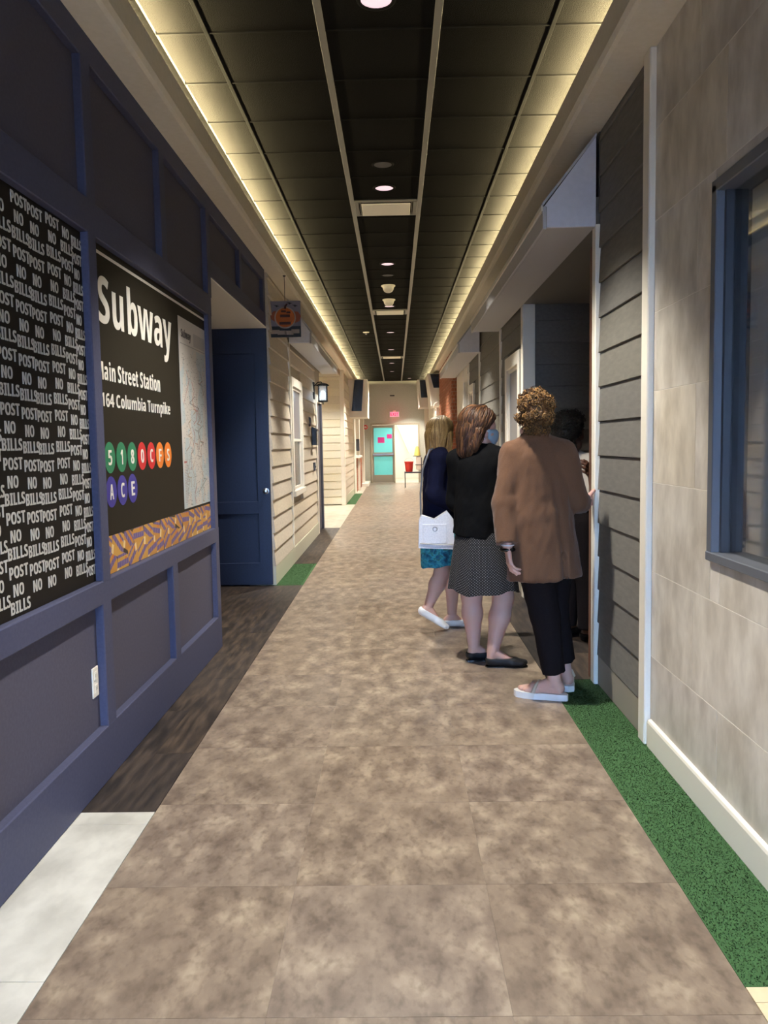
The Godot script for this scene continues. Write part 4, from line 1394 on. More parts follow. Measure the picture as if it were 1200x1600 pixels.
func end_things() -> void:
	display_box(21.6, -1.03, -0.80, -1.12, -0.86, 3.06, 2.26, 0.16, -1.2, "tall black slanted display in a white housing high on the far left wall")
	display_box(19.7, 0.85, 1.09, 0.93, 1.19, 3.02, 2.70, 0.42, 1.12, "nearer black display in a white housing high on the right beside the brickwork")
	display_box(25.0, 0.76, 0.99, 0.80, 1.0, 3.28, 2.76, 0.28, 1.08, "farther small black display in a white housing high on the right near the end wall")
	# white scrolled bracket below the nearer right display
	var ob := P(1.08, 2.15, 19.66)
	var br := thing("scroll_bracket", ob, "white scrolled ornament on the wall below the nearer right display", "ornament")
	var sc := stool()
	var pts := []
	for k in 22:
		var a := k * 0.42
		var r := 0.10 - k * 0.0036
		pts.append(P(0.98 + cos(a) * r * 0.7, 2.34 - 0.012 * k + sin(a) * r * 0.5, 19.62) - ob)
	tube(sc, pts, [0.018], 8)
	obj("scroll", sc, M.white, br)
	bxl("post", ob, P(0.97, 1.2, 19.5), P(1.04, 2.24, 19.58), M.white, br, 0.006)
	# exit sign
	var e := D_END
	var o := P(-0.02, 2.45, e)
	var x := thing("exit_sign", o, "glowing red EXIT sign on the end wall above the doors", "exit sign")
	bxl("case", o, P(-0.19, 2.33, e - 0.05), P(0.165, 2.53, e - 0.005), M.white, x, 0.01)
	bxl("canopy", o, P(-0.06, 2.52, e - 0.06), P(0.04, 2.57, e - 0.0), M.white, x, 0.004)
	var fc := bxl("lit_face_light", o, P(-0.175, 2.345, e - 0.054), P(0.15, 2.515, e - 0.049), M.exit_face, x, 0.002)
	var st := stool()
	word(st, "EXIT", P(-0.15, 2.375, e - 0.054) - o, Vector3(1, 0, 0), Vector3.UP, Vector3(0, 0, 1), 0.275, 0.11)
	obj("letters_light", st, M.exit_red, fc)
	var l := OmniLight3D.new()
	l.name = "exit_glow"
	l.light_color = Color(1.0, 0.12, 0.3)
	l.light_energy = 0.05
	l.light_size = 0.1
	l.omni_range = 30.0
	l.omni_attenuation = 2.0
	l.shadow_enabled = true
	x.add_child(l)
	l.position = P(-0.01, 2.42, e - 0.16) - o
	# fire alarm disc on the left
	var fo := P(-1.0, 1.97, 28.2)
	var fa := thing("fire_alarm", fo, "small red ring-shaped alarm on the far left wall", "alarm")
	obj("ring", lathe(stool(), Vector3.ZERO, Vector3(0, 0, 1), [Vector2(0.035, 0.0), Vector2(0.04, 0.02), Vector2(0.06, 0.024), Vector2(0.075, 0.014), Vector2(0.078, 0.0)], 24), M.red, fa)
	obj("strobe", lathe(stool(), Vector3.ZERO, Vector3(0, 0, 1), [Vector2(0.0, 0.03), Vector2(0.03, 0.026), Vector2(0.035, 0.0)], 20), M.white, fa)
	bxl("bracket", fo, P(-1.06, 1.93, 28.2), P(-0.98, 2.01, 28.24), M.white, fa, 0.003)
	var fp := P(-1.1, 1.35, 24.6)
	var hp := thing("wall_panel", fp, "small black control panel on the far left wall above the ledge", "control panel")
	bxl("case", fp, P(-1.16, 1.2, 24.5), P(-1.06, 1.55, 24.58), M.black, hp, 0.006)
	bxl("bezel", fp, P(-1.155, 1.22, 24.49), P(-1.065, 1.53, 24.502), M.frame_dark, hp, 0.002)
	# room light of the vestibule: a ceiling panel
	var vo := P(0.3, 2.9, 31.4)
	var v := thing("ceiling_panel_light", vo, "bright ceiling light panel in the white room behind the doors", "ceiling light")
	bxl("frame", vo, P(-0.9, 2.87, 30.6), P(1.5, 2.9, 32.2), M.white, v, 0.003)
	bxl("diffuser", vo, P(-0.86, 2.864, 30.64), P(1.46, 2.872, 32.16), M.panel_glow, v, 0.001)
	var a := AreaLight3D.new()
	a.name = "panel_light"
	a.area_size = Vector2(2.3, 1.5)
	a.light_color = Color(1.0, 0.97, 0.92)
	a.light_energy = VEST_E
	a.shadow_enabled = true
	v.add_child(a)
	a.position = P(0.3, 2.86, 31.4) - vo
	a.rotation = Vector3(-PI / 2, 0, 0)
	# handrail seen in the white room
	var ho := P(0.2, 1.3, 33.2)
	var h := thing("stair_handrail", ho, "pale sloping handrail on the wall of the white room", "handrail")
	var hr := stool()
	tube(hr, [P(0.02, 2.25, 33.25) - ho, P(0.55, 1.0, 33.25) - ho], [0.03], 10)
	obj("rail", hr, M.white, h)
	for k: Array in [[0.13, 2.0], [0.45, 1.24]]:
		var s := stool()
		tube(s, [P(k[0], k[1], 33.25) - ho, P(k[0], k[1] - 0.03, 33.41) - ho], [0.012], 8)
		obj("bracket", s, M.metal, h)
	cart()

const VEST_E := 13.0

func cart() -> void:
	var d := 26.4
	var o := P(0.56, 0, d)
	var t := thing("cleaning_cart", o, "dark metal cleaning cart standing at the end doors", "cart")
	for k: Array in [[0.30, -0.2], [0.82, -0.2], [0.30, 0.2], [0.82, 0.2]]:
		var s := stool()
		tube(s, [P(k[0], 0.06, d + k[1]) - o, P(k[0], 0.95 if k[0] > 0.5 else 0.5, d + k[1]) - o], [0.013], 8)
		obj("post", s, M.frame_dark, t)
		obj("caster", lathe(stool(), P(k[0] - 0.012, 0.04, d + k[1]) - o, Vector3(1, 0, 0), [Vector2(0.0, 0.0), Vector2(0.036, 0.0), Vector2(0.04, 0.006), Vector2(0.04, 0.018), Vector2(0.036, 0.024), Vector2(0.0, 0.024)], 16), M.black, t)
	bxl("lower_shelf", o, P(0.28, 0.455, d - 0.22), P(0.84, 0.49, d + 0.22), M.frame_dark, t, 0.006)
	bxl("side_bin", o, P(0.66, 0.55, d - 0.2), P(0.82, 0.98, d + 0.2), M.white, t, 0.02)
	var hd := stool()
	tube(hd, [P(0.62, 0.72, d - 0.2) - o, P(0.84, 0.72, d - 0.2) - o, P(1.0, 0.74, d - 0.2) - o], [0.012], 8)
	obj("handle", hd, M.frame_dark, t)
	var tb := stool()
	tube(tb, [P(0.55, 0.995, d - 0.2) - o, P(0.82, 0.995, d - 0.2) - o], [0.012], 8)
	obj("top_bar", tb, M.frame_dark, t)
	var bo := P(0.43, 0.49, d)
	var b := thing("red_bucket", bo, "bright red bucket standing on the cleaning cart", "bucket")
	obj("pail", lathe(stool(), Vector3.ZERO, Vector3.UP, [Vector2(0.0, 0.005), Vector2(0.10, 0.005), Vector2(0.105, 0.0), Vector2(0.112, 0.02), Vector2(0.142, 0.30), Vector2(0.152, 0.305), Vector2(0.152, 0.33), Vector2(0.138, 0.33), Vector2(0.108, 0.03), Vector2(0.0, 0.02)], 28), M.bucket_red, b)
	var bh := stool()
	var hp := []
	for k in 13:
		var a := PI * k / 12.0
		hp.append(Vector3(cos(a) * 0.145, 0.31 + sin(a) * 0.13, 0))
	tube(bh, hp, [0.005], 6)
	obj("handle", bh, M.metal, b)
	var yo := P(0.70, 0.98, d)
	var y := thing("yellow_cloth", yo, "pale yellow cleaning cloth draped on top of the cart bin", "cloth")
	var cs := stool()
	lathe(cs, Vector3.ZERO, Vector3.UP, [Vector2(0.10, 0.0), Vector2(0.095, 0.10), Vector2(0.075, 0.2), Vector2(0.05, 0.29), Vector2(0.02, 0.325), Vector2(0.0, 0.33)], 14)
	obj("cloth", cs, M.yellow, y)

# ------------------------------------------------------------------ people: fields of tapered limbs, meshed as surface nets
# a limb: [a, b, radius at a, radius at b, flat direction, flatness, flat end at b?]
func limb(a: Vector3, b: Vector3, ra: float, rb: float, fd := Vector3.ZERO, fs := 1.0, cut := false) -> Array:
	return [a, b, ra, rb, fd, fs, cut]

func field_mesh(st: SurfaceTool, prims: Array, cell: float, k: float, o: Vector3, opts := {}) -> void:
	var lo := Vector3(1e9, 1e9, 1e9)
	var hi := -lo
	for q: Array in prims:
		var r: float = maxf(q[2], q[3])
		for p: Vector3 in [q[0], q[1]]:
			lo = lo.min(p - Vector3(r, r, r))
			hi = hi.max(p + Vector3(r, r, r))
	var pad := cell * 2.5
	lo -= Vector3(pad, pad, pad)
	hi += Vector3(pad, pad, pad)
	var n := Vector3i(((hi - lo) / cell).ceil()) + Vector3i.ONE
	var sx := 1
	var sy := n.x
	var sz := n.x * n.y
	var f := PackedFloat32Array()
	f.resize(n.x * n.y * n.z)
	f.fill(9.0)
	for q: Array in prims:
		var a: Vector3 = q[0]
		var b: Vector3 = q[1]
		var ra: float = q[2]
		var rb: float = q[3]
		var fd: Vector3 = q[4]
		var fs: float = q[5]
		var cut: bool = q[6]
		var ba := b - a
		var bb := maxf(ba.length_squared(), 1e-9)
		var bl := sqrt(bb)
		var m := maxf(k, cell * 2.5)
		var r := maxf(ra, rb) + m
		var i0 := Vector3i(((a.min(b) - Vector3(r, r, r) - lo) / cell).floor()).max(Vector3i.ZERO)
		var i1 := Vector3i(((a.max(b) + Vector3(r, r, r) - lo) / cell).ceil()).min(n - Vector3i.ONE)
		for z in range(i0.z, i1.z + 1):
			for y in range(i0.y, i1.y + 1):
				var at := z * sz + y * sy + i0.x
				var p := Vector3(lo.x + i0.x * cell, lo.y + y * cell, lo.z + z * cell)
				for x in range(i0.x, i1.x + 1):
					var v := p - a
					var t := clampf(v.dot(ba) / bb, 0.0, 1.0)
					var w := v - ba * t
					if fs != 1.0:
						w += fd * (w.dot(fd) * (fs - 1.0))
					var d := w.length() - (ra + (rb - ra) * t)
					if cut:
						d = maxf(d, (v.dot(ba) - bb) / bl)
					if d < m:
						var e := f[at]
						var h := k - absf(d - e)
						d = minf(d, e)
						if h > 0.0 and e < 5.0:
							d -= h * h / (4.0 * k)
						f[at] = d
					at += 1
					p.x += cell
	# cuts: everything on the far side of a plane is taken away  [normal, distance]
	for c: Array in opts.get("cuts", []):
		var cn: Vector3 = c[0]
		var cd: float = c[1]
		for z in n.z:
			for y in n.y:
				for x in n.x:
					var at := z * sz + y * sy + x
					if f[at] < 1.0:
						f[at] = maxf(f[at], cn.dot(Vector3(lo.x + x * cell, lo.y + y * cell, lo.z + z * cell)) - cd)
	var ids := PackedInt32Array()
	ids.resize(f.size())
	ids.fill(-1)
	var vs := PackedVector3Array()
	var offs := [0, sx, sy, sx + sy, sz, sx + sz, sy + sz, sx + sy + sz]
	var cor := [Vector3(0, 0, 0), Vector3(1, 0, 0), Vector3(0, 1, 0), Vector3(1, 1, 0), Vector3(0, 0, 1), Vector3(1, 0, 1), Vector3(0, 1, 1), Vector3(1, 1, 1)]
	var edges := [[0, 1], [2, 3], [4, 5], [6, 7], [0, 2], [1, 3], [4, 6], [5, 7], [0, 4], [1, 5], [2, 6], [3, 7]]
	var lim := cell * 2.0
	var live := PackedInt32Array()
	for z in n.z - 1:
		for y in n.y - 1:
			var at := z * sz + y * sy - 1
			for x in n.x - 1:
				at += 1
				if absf(f[at]) > lim:
					continue
				var neg := 0
				for q in 8:
					if f[at + offs[q]] < 0.0:
						neg += 1
				if neg == 0 or neg == 8:
					continue
				var sum := Vector3.ZERO
				var cnt := 0
				for e: Array in edges:
					var fa := f[at + offs[e[0]]]
					var fb := f[at + offs[e[1]]]
					if (fa < 0.0) != (fb < 0.0):
						var ca: Vector3 = cor[e[0]]
						sum += ca + (cor[e[1]] - ca) * (fa / (fa - fb))
						cnt += 1
				ids[at] = vs.size()
				live.append(at)
				vs.append(lo + (Vector3(x, y, z) + sum / cnt) * cell)
	var tris := PackedInt32Array()
	for at in live:
		for ax in 3:
			var step: int = [sx, sy, sz][ax]
			var u: int = [sy, sz, sx][ax]
			var v: int = [sz, sx, sy][ax]
			var fa := f[at]
			var fb := f[at + step]
			if (fa < 0.0) == (fb < 0.0):
				continue
			if at - u - v < 0:
				continue
			var q := [ids[at], ids[at - u], ids[at - u - v], ids[at - v]]
			if q[0] < 0 or q[1] < 0 or q[2] < 0 or q[3] < 0:
				continue
			if fa < 0.0:   # outside is towards +axis
				tris.append_array(PackedInt32Array([q[0], q[2], q[1], q[0], q[3], q[2]]))
			else:
				tris.append_array(PackedInt32Array([q[0], q[1], q[2], q[0], q[2], q[3]]))
	var ns := normals_of(vs, tris)
	var amp: float = opts.get("fold", 0.0)
	var grooves: Array = opts.get("grooves", [])
	if amp > 0.0 or grooves.size():
		var sc: Vector3 = opts.get("fold_scale", Vector3(9, 3.2, 9))
		for i in vs.size():
			var p := vs[i]
			var d := 0.0
			if amp > 0.0:
				var g := p * sc * 10.0
				d = amp * (tnoise.get_noise_3d(g.x, g.y, g.z) + 0.5 * tnoise.get_noise_3d(g.x * 2.3, g.y * 2.3 + 40.0, g.z * 2.3))
			for gr: Array in grooves:   # [a, b, width, depth]
				var ga: Vector3 = gr[0]
				var gb: Vector3 = gr[1]
				var t := clampf((p - ga).dot(gb - ga) / (gb - ga).length_squared(), 0.0, 1.0)
				var x := (p - ga - (gb - ga) * t).length() / float(gr[2])
				if x < 1.0:
					d -= gr[3] * (1.0 - x) * (1.0 - x) * (3.0 - 2.0 * (1.0 - x))
			vs[i] = p + ns[i] * d
		ns = normals_of(vs, tris)
	var col: Color = opts.get("color", Color.WHITE)
	for i in tris:
		st.set_color(col)
		st.set_normal(ns[i])
		st.set_uv(Vector2(vs[i].x, vs[i].y))
		st.add_vertex(vs[i] - o)

func normals_of(vs: PackedVector3Array, tris: PackedInt32Array) -> PackedVector3Array:
	var ns := PackedVector3Array()
	ns.resize(vs.size())
	for i in range(0, tris.size(), 3):
		var a := tris[i]
		var b := tris[i + 1]
		var c := tris[i + 2]
		var g := -(vs[b] - vs[a]).cross(vs[c] - vs[a])
		ns[a] += g
		ns[b] += g
		ns[c] += g
	for i in ns.size():
		ns[i] = ns[i].normalized()
	return ns

# frame of a head or trunk: heading in degrees clockwise from "away from the camera"
func heading(deg: float) -> Basis:
	var a := deg_to_rad(deg)
	var fwd := Vector3(sin(a), 0, -cos(a))
	var right := Vector3(cos(a), 0, sin(a))
	return Basis(right, Vector3.UP, -fwd)   # z points backwards

func at_frame(c: Vector3, b: Basis, r: float, u: float, f: float) -> Vector3:
	return c + b.x * r + b.y * u - b.z * f

func head_prims(c: Vector3, b: Basis, s := 1.0) -> Array:
	var q := []
	var g := func(r: float, u: float, f: float) -> Vector3: return at_frame(c, b, r * s, u * s, f * s)
	q.append(limb(g.call(0, 0.035, -0.022), g.call(0, 0.03, 0.028), 0.082 * s, 0.076 * s, b.x, 1.12))
	q.append(limb(g.call(0, -0.02, 0.035), g.call(0, -0.062, 0.05), 0.064 * s, 0.048 * s, b.x, 1.05))
	q.append(limb(g.call(0, -0.088, 0.07), g.call(0, -0.092, 0.06), 0.026 * s, 0.026 * s))
	for e: float in [-1.0, 1.0]:
		q.append(limb(g.call(e * 0.052, -0.075, 0.02), g.call(e * 0.026, -0.09, 0.055), 0.026 * s, 0.026 * s))
		q.append(limb(g.call(e * 0.034, -0.018, 0.073), g.call(e * 0.044, -0.026, 0.058), 0.024 * s, 0.024 * s))
		q.append(limb(g.call(e * 0.012, 0.026, 0.094), g.call(e * 0.042, 0.024, 0.078), 0.012 * s, 0.012 * s))
		q.append(limb(g.call(e * 0.077, 0.014, -0.012), g.call(e * 0.073, -0.03, -0.004), 0.018 * s, 0.012 * s, b.x, 2.2))
		q.append(limb(g.call(e * 0.012, -0.034, 0.098), g.call(e * 0.009, -0.034, 0.104), 0.008 * s, 0.008 * s))
	q.append(limb(g.call(0, 0.018, 0.097), g.call(0, -0.028, 0.116), 0.009 * s, 0.012 * s))
	q.append(limb(g.call(-0.02, -0.058, 0.092), g.call(0.02, -0.058, 0.092), 0.008 * s, 0.008 * s))
	q.append(limb(g.call(-0.016, -0.068, 0.090), g.call(0.016, -0.068, 0.090), 0.009 * s, 0.009 * s))
	return q

func add_eyes(t: Node3D, o: Vector3, c: Vector3, b: Basis, s := 1.0) -> void:
	for e: float in [-1.0, 1.0]:
		var p := at_frame(c, b, e * 0.032 * s, 0.004 * s, 0.0845 * s) - o
		var w := -b.z
		var ey := obj("eye", lathe(stool(), p, w, [Vector2(0.0, 0.0125), Vector2(0.005, 0.0115), Vector2(0.009, 0.0085), Vector2(0.0122, 0.002), Vector2(0.011, -0.006)], 14), M.eye, t)
		obj("iris", lathe(stool(), p + w * 0.0112, w, [Vector2(0.0, 0.002), Vector2(0.003, 0.0018), Vector2(0.0055, 0.0)], 12), M.iris, ey)

# hand at a wrist: dir runs to the fingers, palm is the way the palm faces, thumb the side the thumb is on
func hand_prims(w: Vector3, dir: Vector3, palm: Vector3, thumb: Vector3, curl: float) -> Array:
	var q := []
	var d := dir.normalized()
	var n := (palm - d * palm.dot(d)).normalized()
	var s := (thumb - d * thumb.dot(d) - n * thumb.dot(n)).normalized()
	q.append(limb(w - d * 0.03, w + d * 0.012, 0.026, 0.027, n, 1.25))
	for k in 4:
		var x := 0.029 - 0.019 * k
		q.append(limb(w + d * 0.01 + s * x * 0.6, w + d * 0.083 + s * x, 0.017, 0.0125, n, 1.25))
	var lens := [[0.041, 0.025, 0.02], [0.046, 0.029, 0.022], [0.042, 0.027, 0.021], [0.033, 0.02, 0.018]]
	for k in 4:
		var x := 0.030 - 0.0198 * k
		var p := w + d * (0.085 - (0.008 if k == 3 else 0.0)) + s * x
		var a := curl * (0.7 + 0.1 * k)
		var rad := 0.0092 - (0.001 if k == 3 else 0.0)
		for j in 3:
			var dd := d * cos(a) + n * sin(a) + s * (0.03 - 0.02 * k)
			var e: Vector3 = p + dd.normalized() * float(lens[k][j])
			q.append(limb(p, e, rad - 0.0006 * j, rad - 0.0006 * (j + 1)))
			p = e
			a += curl * 1.1
	var t0 := w + d * 0.022 + s * 0.024 + n * 0.006
	var t1 := t0 + (s * 0.55 + d * 0.75 + n * 0.35).normalized() * 0.045
	var t2 := t1 + (s * 0.22 + d * 0.9 + n * 0.45).normalized() * 0.032
	var t3 := t2 + (d * 0.9 + n * 0.5).normalized() * 0.024
	q.append(limb(t0, t1, 0.0155, 0.011))
	q.append(limb(t1, t2, 0.0108, 0.0095))
	q.append(limb(t2, t3, 0.0095, 0.008))
	return q

# foot from ankle to toe on the floor; bare shape
func foot_prims(ank: Vector3, heel: Vector3, toe: Vector3, side: Vector3, grow := 0.0, lift := 0.012) -> Array:
	var d := (toe - heel).normalized()
	var len := (toe - heel).length()
	var q := []
	var up := Vector3.UP * lift
	q.append(limb(ank, heel + d * 0.035 + Vector3.UP * 0.035 + up, 0.034 + grow, 0.031 + grow))
	q.append(limb(ank, heel + d * len * 0.62 + Vector3.UP * 0.026 + up, 0.034 + grow, 0.024 + grow))
	q.append(limb(heel + d * 0.035 + Vector3.UP * 0.03 + up, heel + d * len * 0.66 + Vector3.UP * 0.024 + up, 0.030 + grow, 0.028 + grow))
	q.append(limb(heel + d * len * 0.66 + side * 0.018 + Vector3.UP * 0.02 + up, heel + d * (len - 0.02) + side * 0.016 + Vector3.UP * 0.014 + up, 0.022 + grow, 0.013 + grow))
	q.append(limb(heel + d * len * 0.62 - side * 0.016 + Vector3.UP * 0.018 + up, heel + d * (len - 0.045) - side * 0.02 + Vector3.UP * 0.013 + up, 0.022 + grow, 0.012 + grow))
	q.append(limb(heel + d * len * 0.66 + Vector3.UP * 0.018 + up, heel + d * (len - 0.026) - side * 0.002 + Vector3.UP * 0.013 + up, 0.022 + grow, 0.012 + grow))
	return q

func sole_mesh(st: SurfaceTool, o: Vector3, heel: Vector3, toe: Vector3, side: Vector3, y0: float, y1: float, grow := 0.0) -> void:
	var d := (toe - heel)
	var len := d.length()
	d = d.normalized()
	var outl := [[-0.004, 0.0], [0.006, 0.026], [0.05, 0.034], [0.11, 0.033], [0.165, 0.044], [0.21, 0.044], [0.242, 0.03], [0.256, 0.006], [0.252, -0.018], [0.22, -0.038], [0.165, -0.043], [0.11, -0.033], [0.05, -0.034], [0.006, -0.026]]
	var k := len / 0.252
	var n := outl.size()
	var cen := heel + d * len * 0.5
	for i in n:
		var a: Array = outl[i]
		var b: Array = outl[(i + 1) % n]
		var pa: Vector3 = heel + d * (a[0] * k) + side * (a[1] + signf(a[1]) * grow)
		var pb: Vector3 = heel + d * (b[0] * k) + side * (b[1] + signf(b[1]) * grow)
		var mid: Vector3 = (pa + pb) * 0.5 - cen
		var u := Vector3.UP
		var nn: Vector3 = (pb - pa).cross(u).normalized()
		if nn.dot(mid) < 0.0:
			nn = -nn
		quad(st, pa + u * y0 - o, pb + u * y0 - o, pb + u * y1 - o, pa + u * y1 - o, nn)
		tri(st, cen + u * y1 - o, pa + u * y1 - o, pb + u * y1 - o, u)
		tri(st, cen + u * y0 - o, pa + u * y0 - o, pb + u * y0 - o, -u)

func body_mesh(t: Node3D, o: Vector3, big: Array, heads: Array, hands: Array, m: Material) -> void:
	var st := stool()
	field_mesh(st, big, 0.011, 0.03, o)
	field_mesh(st, heads, 0.0048, 0.016, o)
	for h: Array in hands:
		field_mesh(st, h, 0.0032, 0.007, o)
	obj("body", st, m, t)

# distance to a plain union of limbs, and a point pushed to a given height over it
func union_dist(p: Vector3, prims: Array) -> float:
	var best := 9.0
	for q: Array in prims:
		var ba: Vector3 = q[1] - q[0]
		var v: Vector3 = p - q[0]
		var t := clampf(v.dot(ba) / maxf(ba.length_squared(), 1e-9), 0.0, 1.0)
		best = minf(best, (v - ba * t).length() - lerpf(q[2], q[3], t))
	return best

func union_normal(p: Vector3, prims: Array) -> Vector3:
	var e := 0.004
	return Vector3(union_dist(p + Vector3(e, 0, 0), prims) - union_dist(p - Vector3(e, 0, 0), prims), union_dist(p + Vector3(0, e, 0), prims) - union_dist(p - Vector3(0, e, 0), prims), union_dist(p + Vector3(0, 0, e), prims) - union_dist(p - Vector3(0, 0, e), prims)).normalized()

# a head of hair: a shell plus many locks lying on it; style is "curly", "wavy" or "straight"
func hair_mesh(t: Node3D, o: Vector3, c: Vector3, b: Basis, shell: Array, style: String, m: Material, locks: int, dark: Color, light: Color, sd: int, low := -0.1) -> void:
	var st := stool()
	var thin := []
	for q: Array in shell:
		thin.append(limb(q[0], q[1], q[2] - 0.005, q[3] - 0.005))
	field_mesh(st, thin, 0.0065, 0.016, o, {"fold": 0.005 if style == "curly" else 0.004, "fold_scale": Vector3(22, 22, 22) if style == "curly" else Vector3(16, 5, 16), "color": dark.lerp(light, 0.12)})
	var r := RandomNumberGenerator.new()
	r.seed = sd
	var made := 0
	var tries := 0
	while made < locks and tries < locks * 6:
		tries += 1
		var loc := Vector3(r.randfn(), r.randfn() * 1.1, r.randfn()).normalized()   # own frame: x right, y up, z back
		if loc.z < -0.3 and loc.y < 0.55:
			continue
		var p := c + b * (loc * 0.22)
		if style != "curly":
			p = c + b * (Vector3(loc.x, absf(loc.y) * 1.2 - 0.1, loc.z) * 0.22)
		elif loc.y < -0.75:
			continue
		for k in 5:
			p -= union_normal(p, shell) * union_dist(p, shell)
		made += 1
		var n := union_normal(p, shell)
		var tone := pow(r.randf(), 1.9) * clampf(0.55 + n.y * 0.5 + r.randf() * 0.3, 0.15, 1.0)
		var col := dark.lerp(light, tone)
		var pts := []
		var rad := []
		if style == "curly":
			var ax := (n * 0.55 + Vector3(r.randfn(), r.randfn() - 0.5, r.randfn()) * 0.55).normalized()
			var u := ax.cross(Vector3(0.3, 0.2, 0.9)).normalized()
			var v := ax.cross(u)
			var len := r.randf_range(0.014, 0.032)
			var cr := r.randf_range(0.006, 0.011)
			var ph := r.randf() * TAU
			for k in 11:
				var s := k / 10.0
				pts.append(p - n * 0.006 + ax * len * s + (u * cos(ph + s * 9.0) + v * sin(ph + s * 9.0)) * cr)
				rad.append(0.0036 * (1.0 - 0.5 * s))
		else:
			var wave := 0.010 if style == "wavy" else 0.0015
			var freq := r.randf_range(30.0, 44.0)
			var ph := r.randf() * TAU
			var step := 0.011
			var run := 0.0
			var len := r.randf_range(0.14, 0.26)
			var w := 0.0075 if style == "wavy" else 0.0055
			while run < len and p.y > c.y + low + r.randf_range(-0.012, 0.012):
				var own := b.inverse() * (p - c)
				if own.z < -0.028 and own.y < (0.01 if absf(own.x) > 0.062 else 0.07):
					break
				n = union_normal(p, shell)
				var g := Vector3.DOWN + b.z * 0.25 + b * Vector3(loc.x * 0.8, 0, 0)
				if n.y > 0.85:
					g = b * Vector3(loc.x, 0, maxf(loc.z, 0.1))
				var tg := (g - n * g.dot(n)).normalized()
				var sd2 := tg.cross(n)
				p += tg * step
				p -= n * (union_dist(p, shell) - 0.001)
				run += step
				var a := ph + run * freq
				pts.append(p + sd2 * sin(a) * wave + n * (0.5 + 0.5 * cos(a * 1.1)) * wave * 0.6)
				rad.append(w * (0.4 + 0.6 * sin(PI * clampf(run / len * 0.9 + 0.12, 0.0, 1.0))))
			if pts.size() < 3:
				continue
		for k in pts.size():
			pts[k] -= o
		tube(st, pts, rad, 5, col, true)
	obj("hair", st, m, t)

# a skirt: rings from waist to hem with pleats that open towards the hem
func skirt(t: Node3D, o: Vector3, c0: Vector3, c1: Vector3, w0: Vector2, w1: Vector2, b: Basis, pleats: int, depth: float, m: Material, called := "skirt") -> void:
	var st := stool()
	var rows := 14
	var seg := 96
	var grid := []
	for i in rows + 1:
		var s := float(i) / rows
		var c := c0.lerp(c1, s)
		var w := w0.lerp(w1, pow(s, 0.8))
		var ring := []
		for k in seg:
			var a := TAU * k / seg
			var pl := 1.0 + depth * s * (sin(a * pleats) + 0.5 * sin(a * (pleats * 0.5 + 1.0) + 1.0))
			var hem := 0.012 * s * sin(a * 3.0 + 0.7) + 0.006 * s * sin(a * 7.0)
			ring.append(c + (b.x * cos(a) * w.x + b.z * sin(a) * w.y) * pl + Vector3.UP * hem)
		grid.append(ring)
	for i in rows:
		for k in seg:
			var k2 := (k + 1) % seg
			var q := [grid[i][k], grid[i][k2], grid[i + 1][k2], grid[i + 1][k]]
			var uv := [Vector2(float(k) / seg, float(i) / rows), Vector2(float(k + 1) / seg, float(i) / rows), Vector2(float(k + 1) / seg, float(i + 1) / rows), Vector2(float(k) / seg, float(i + 1) / rows)]
			var n: Vector3 = (q[2] - q[0]).cross(q[3] - q[1]).normalized()
			var outw: Vector3 = q[0] - c0.lerp(c1, float(i) / rows)
			if n.dot(outw) < 0.0:
				n = -n
			var ids := [0, 1, 2, 0, 2, 3]
			if (q[1] - q[0]).cross(q[2] - q[0]).dot(n) > 0.0:
				ids = [0, 2, 1, 0, 3, 2]
			for j: int in ids:
				st.set_smooth_group(0)
				st.set_uv(uv[j])
				st.add_vertex(q[j] - o)
	st.index()
	st.generate_normals()
	obj(called, st, m, t)

func person(called_at: Vector3, label: String) -> Node3D:
	return thing("person", called_at, label, "person", "women gathered at the porch")

func build_people() -> void:
	tnoise.seed = 3
	tnoise.frequency = 0.1
	woman_in_coat()
	woman_in_dotted_skirt()
	woman_with_bag()
	woman_in_porch()

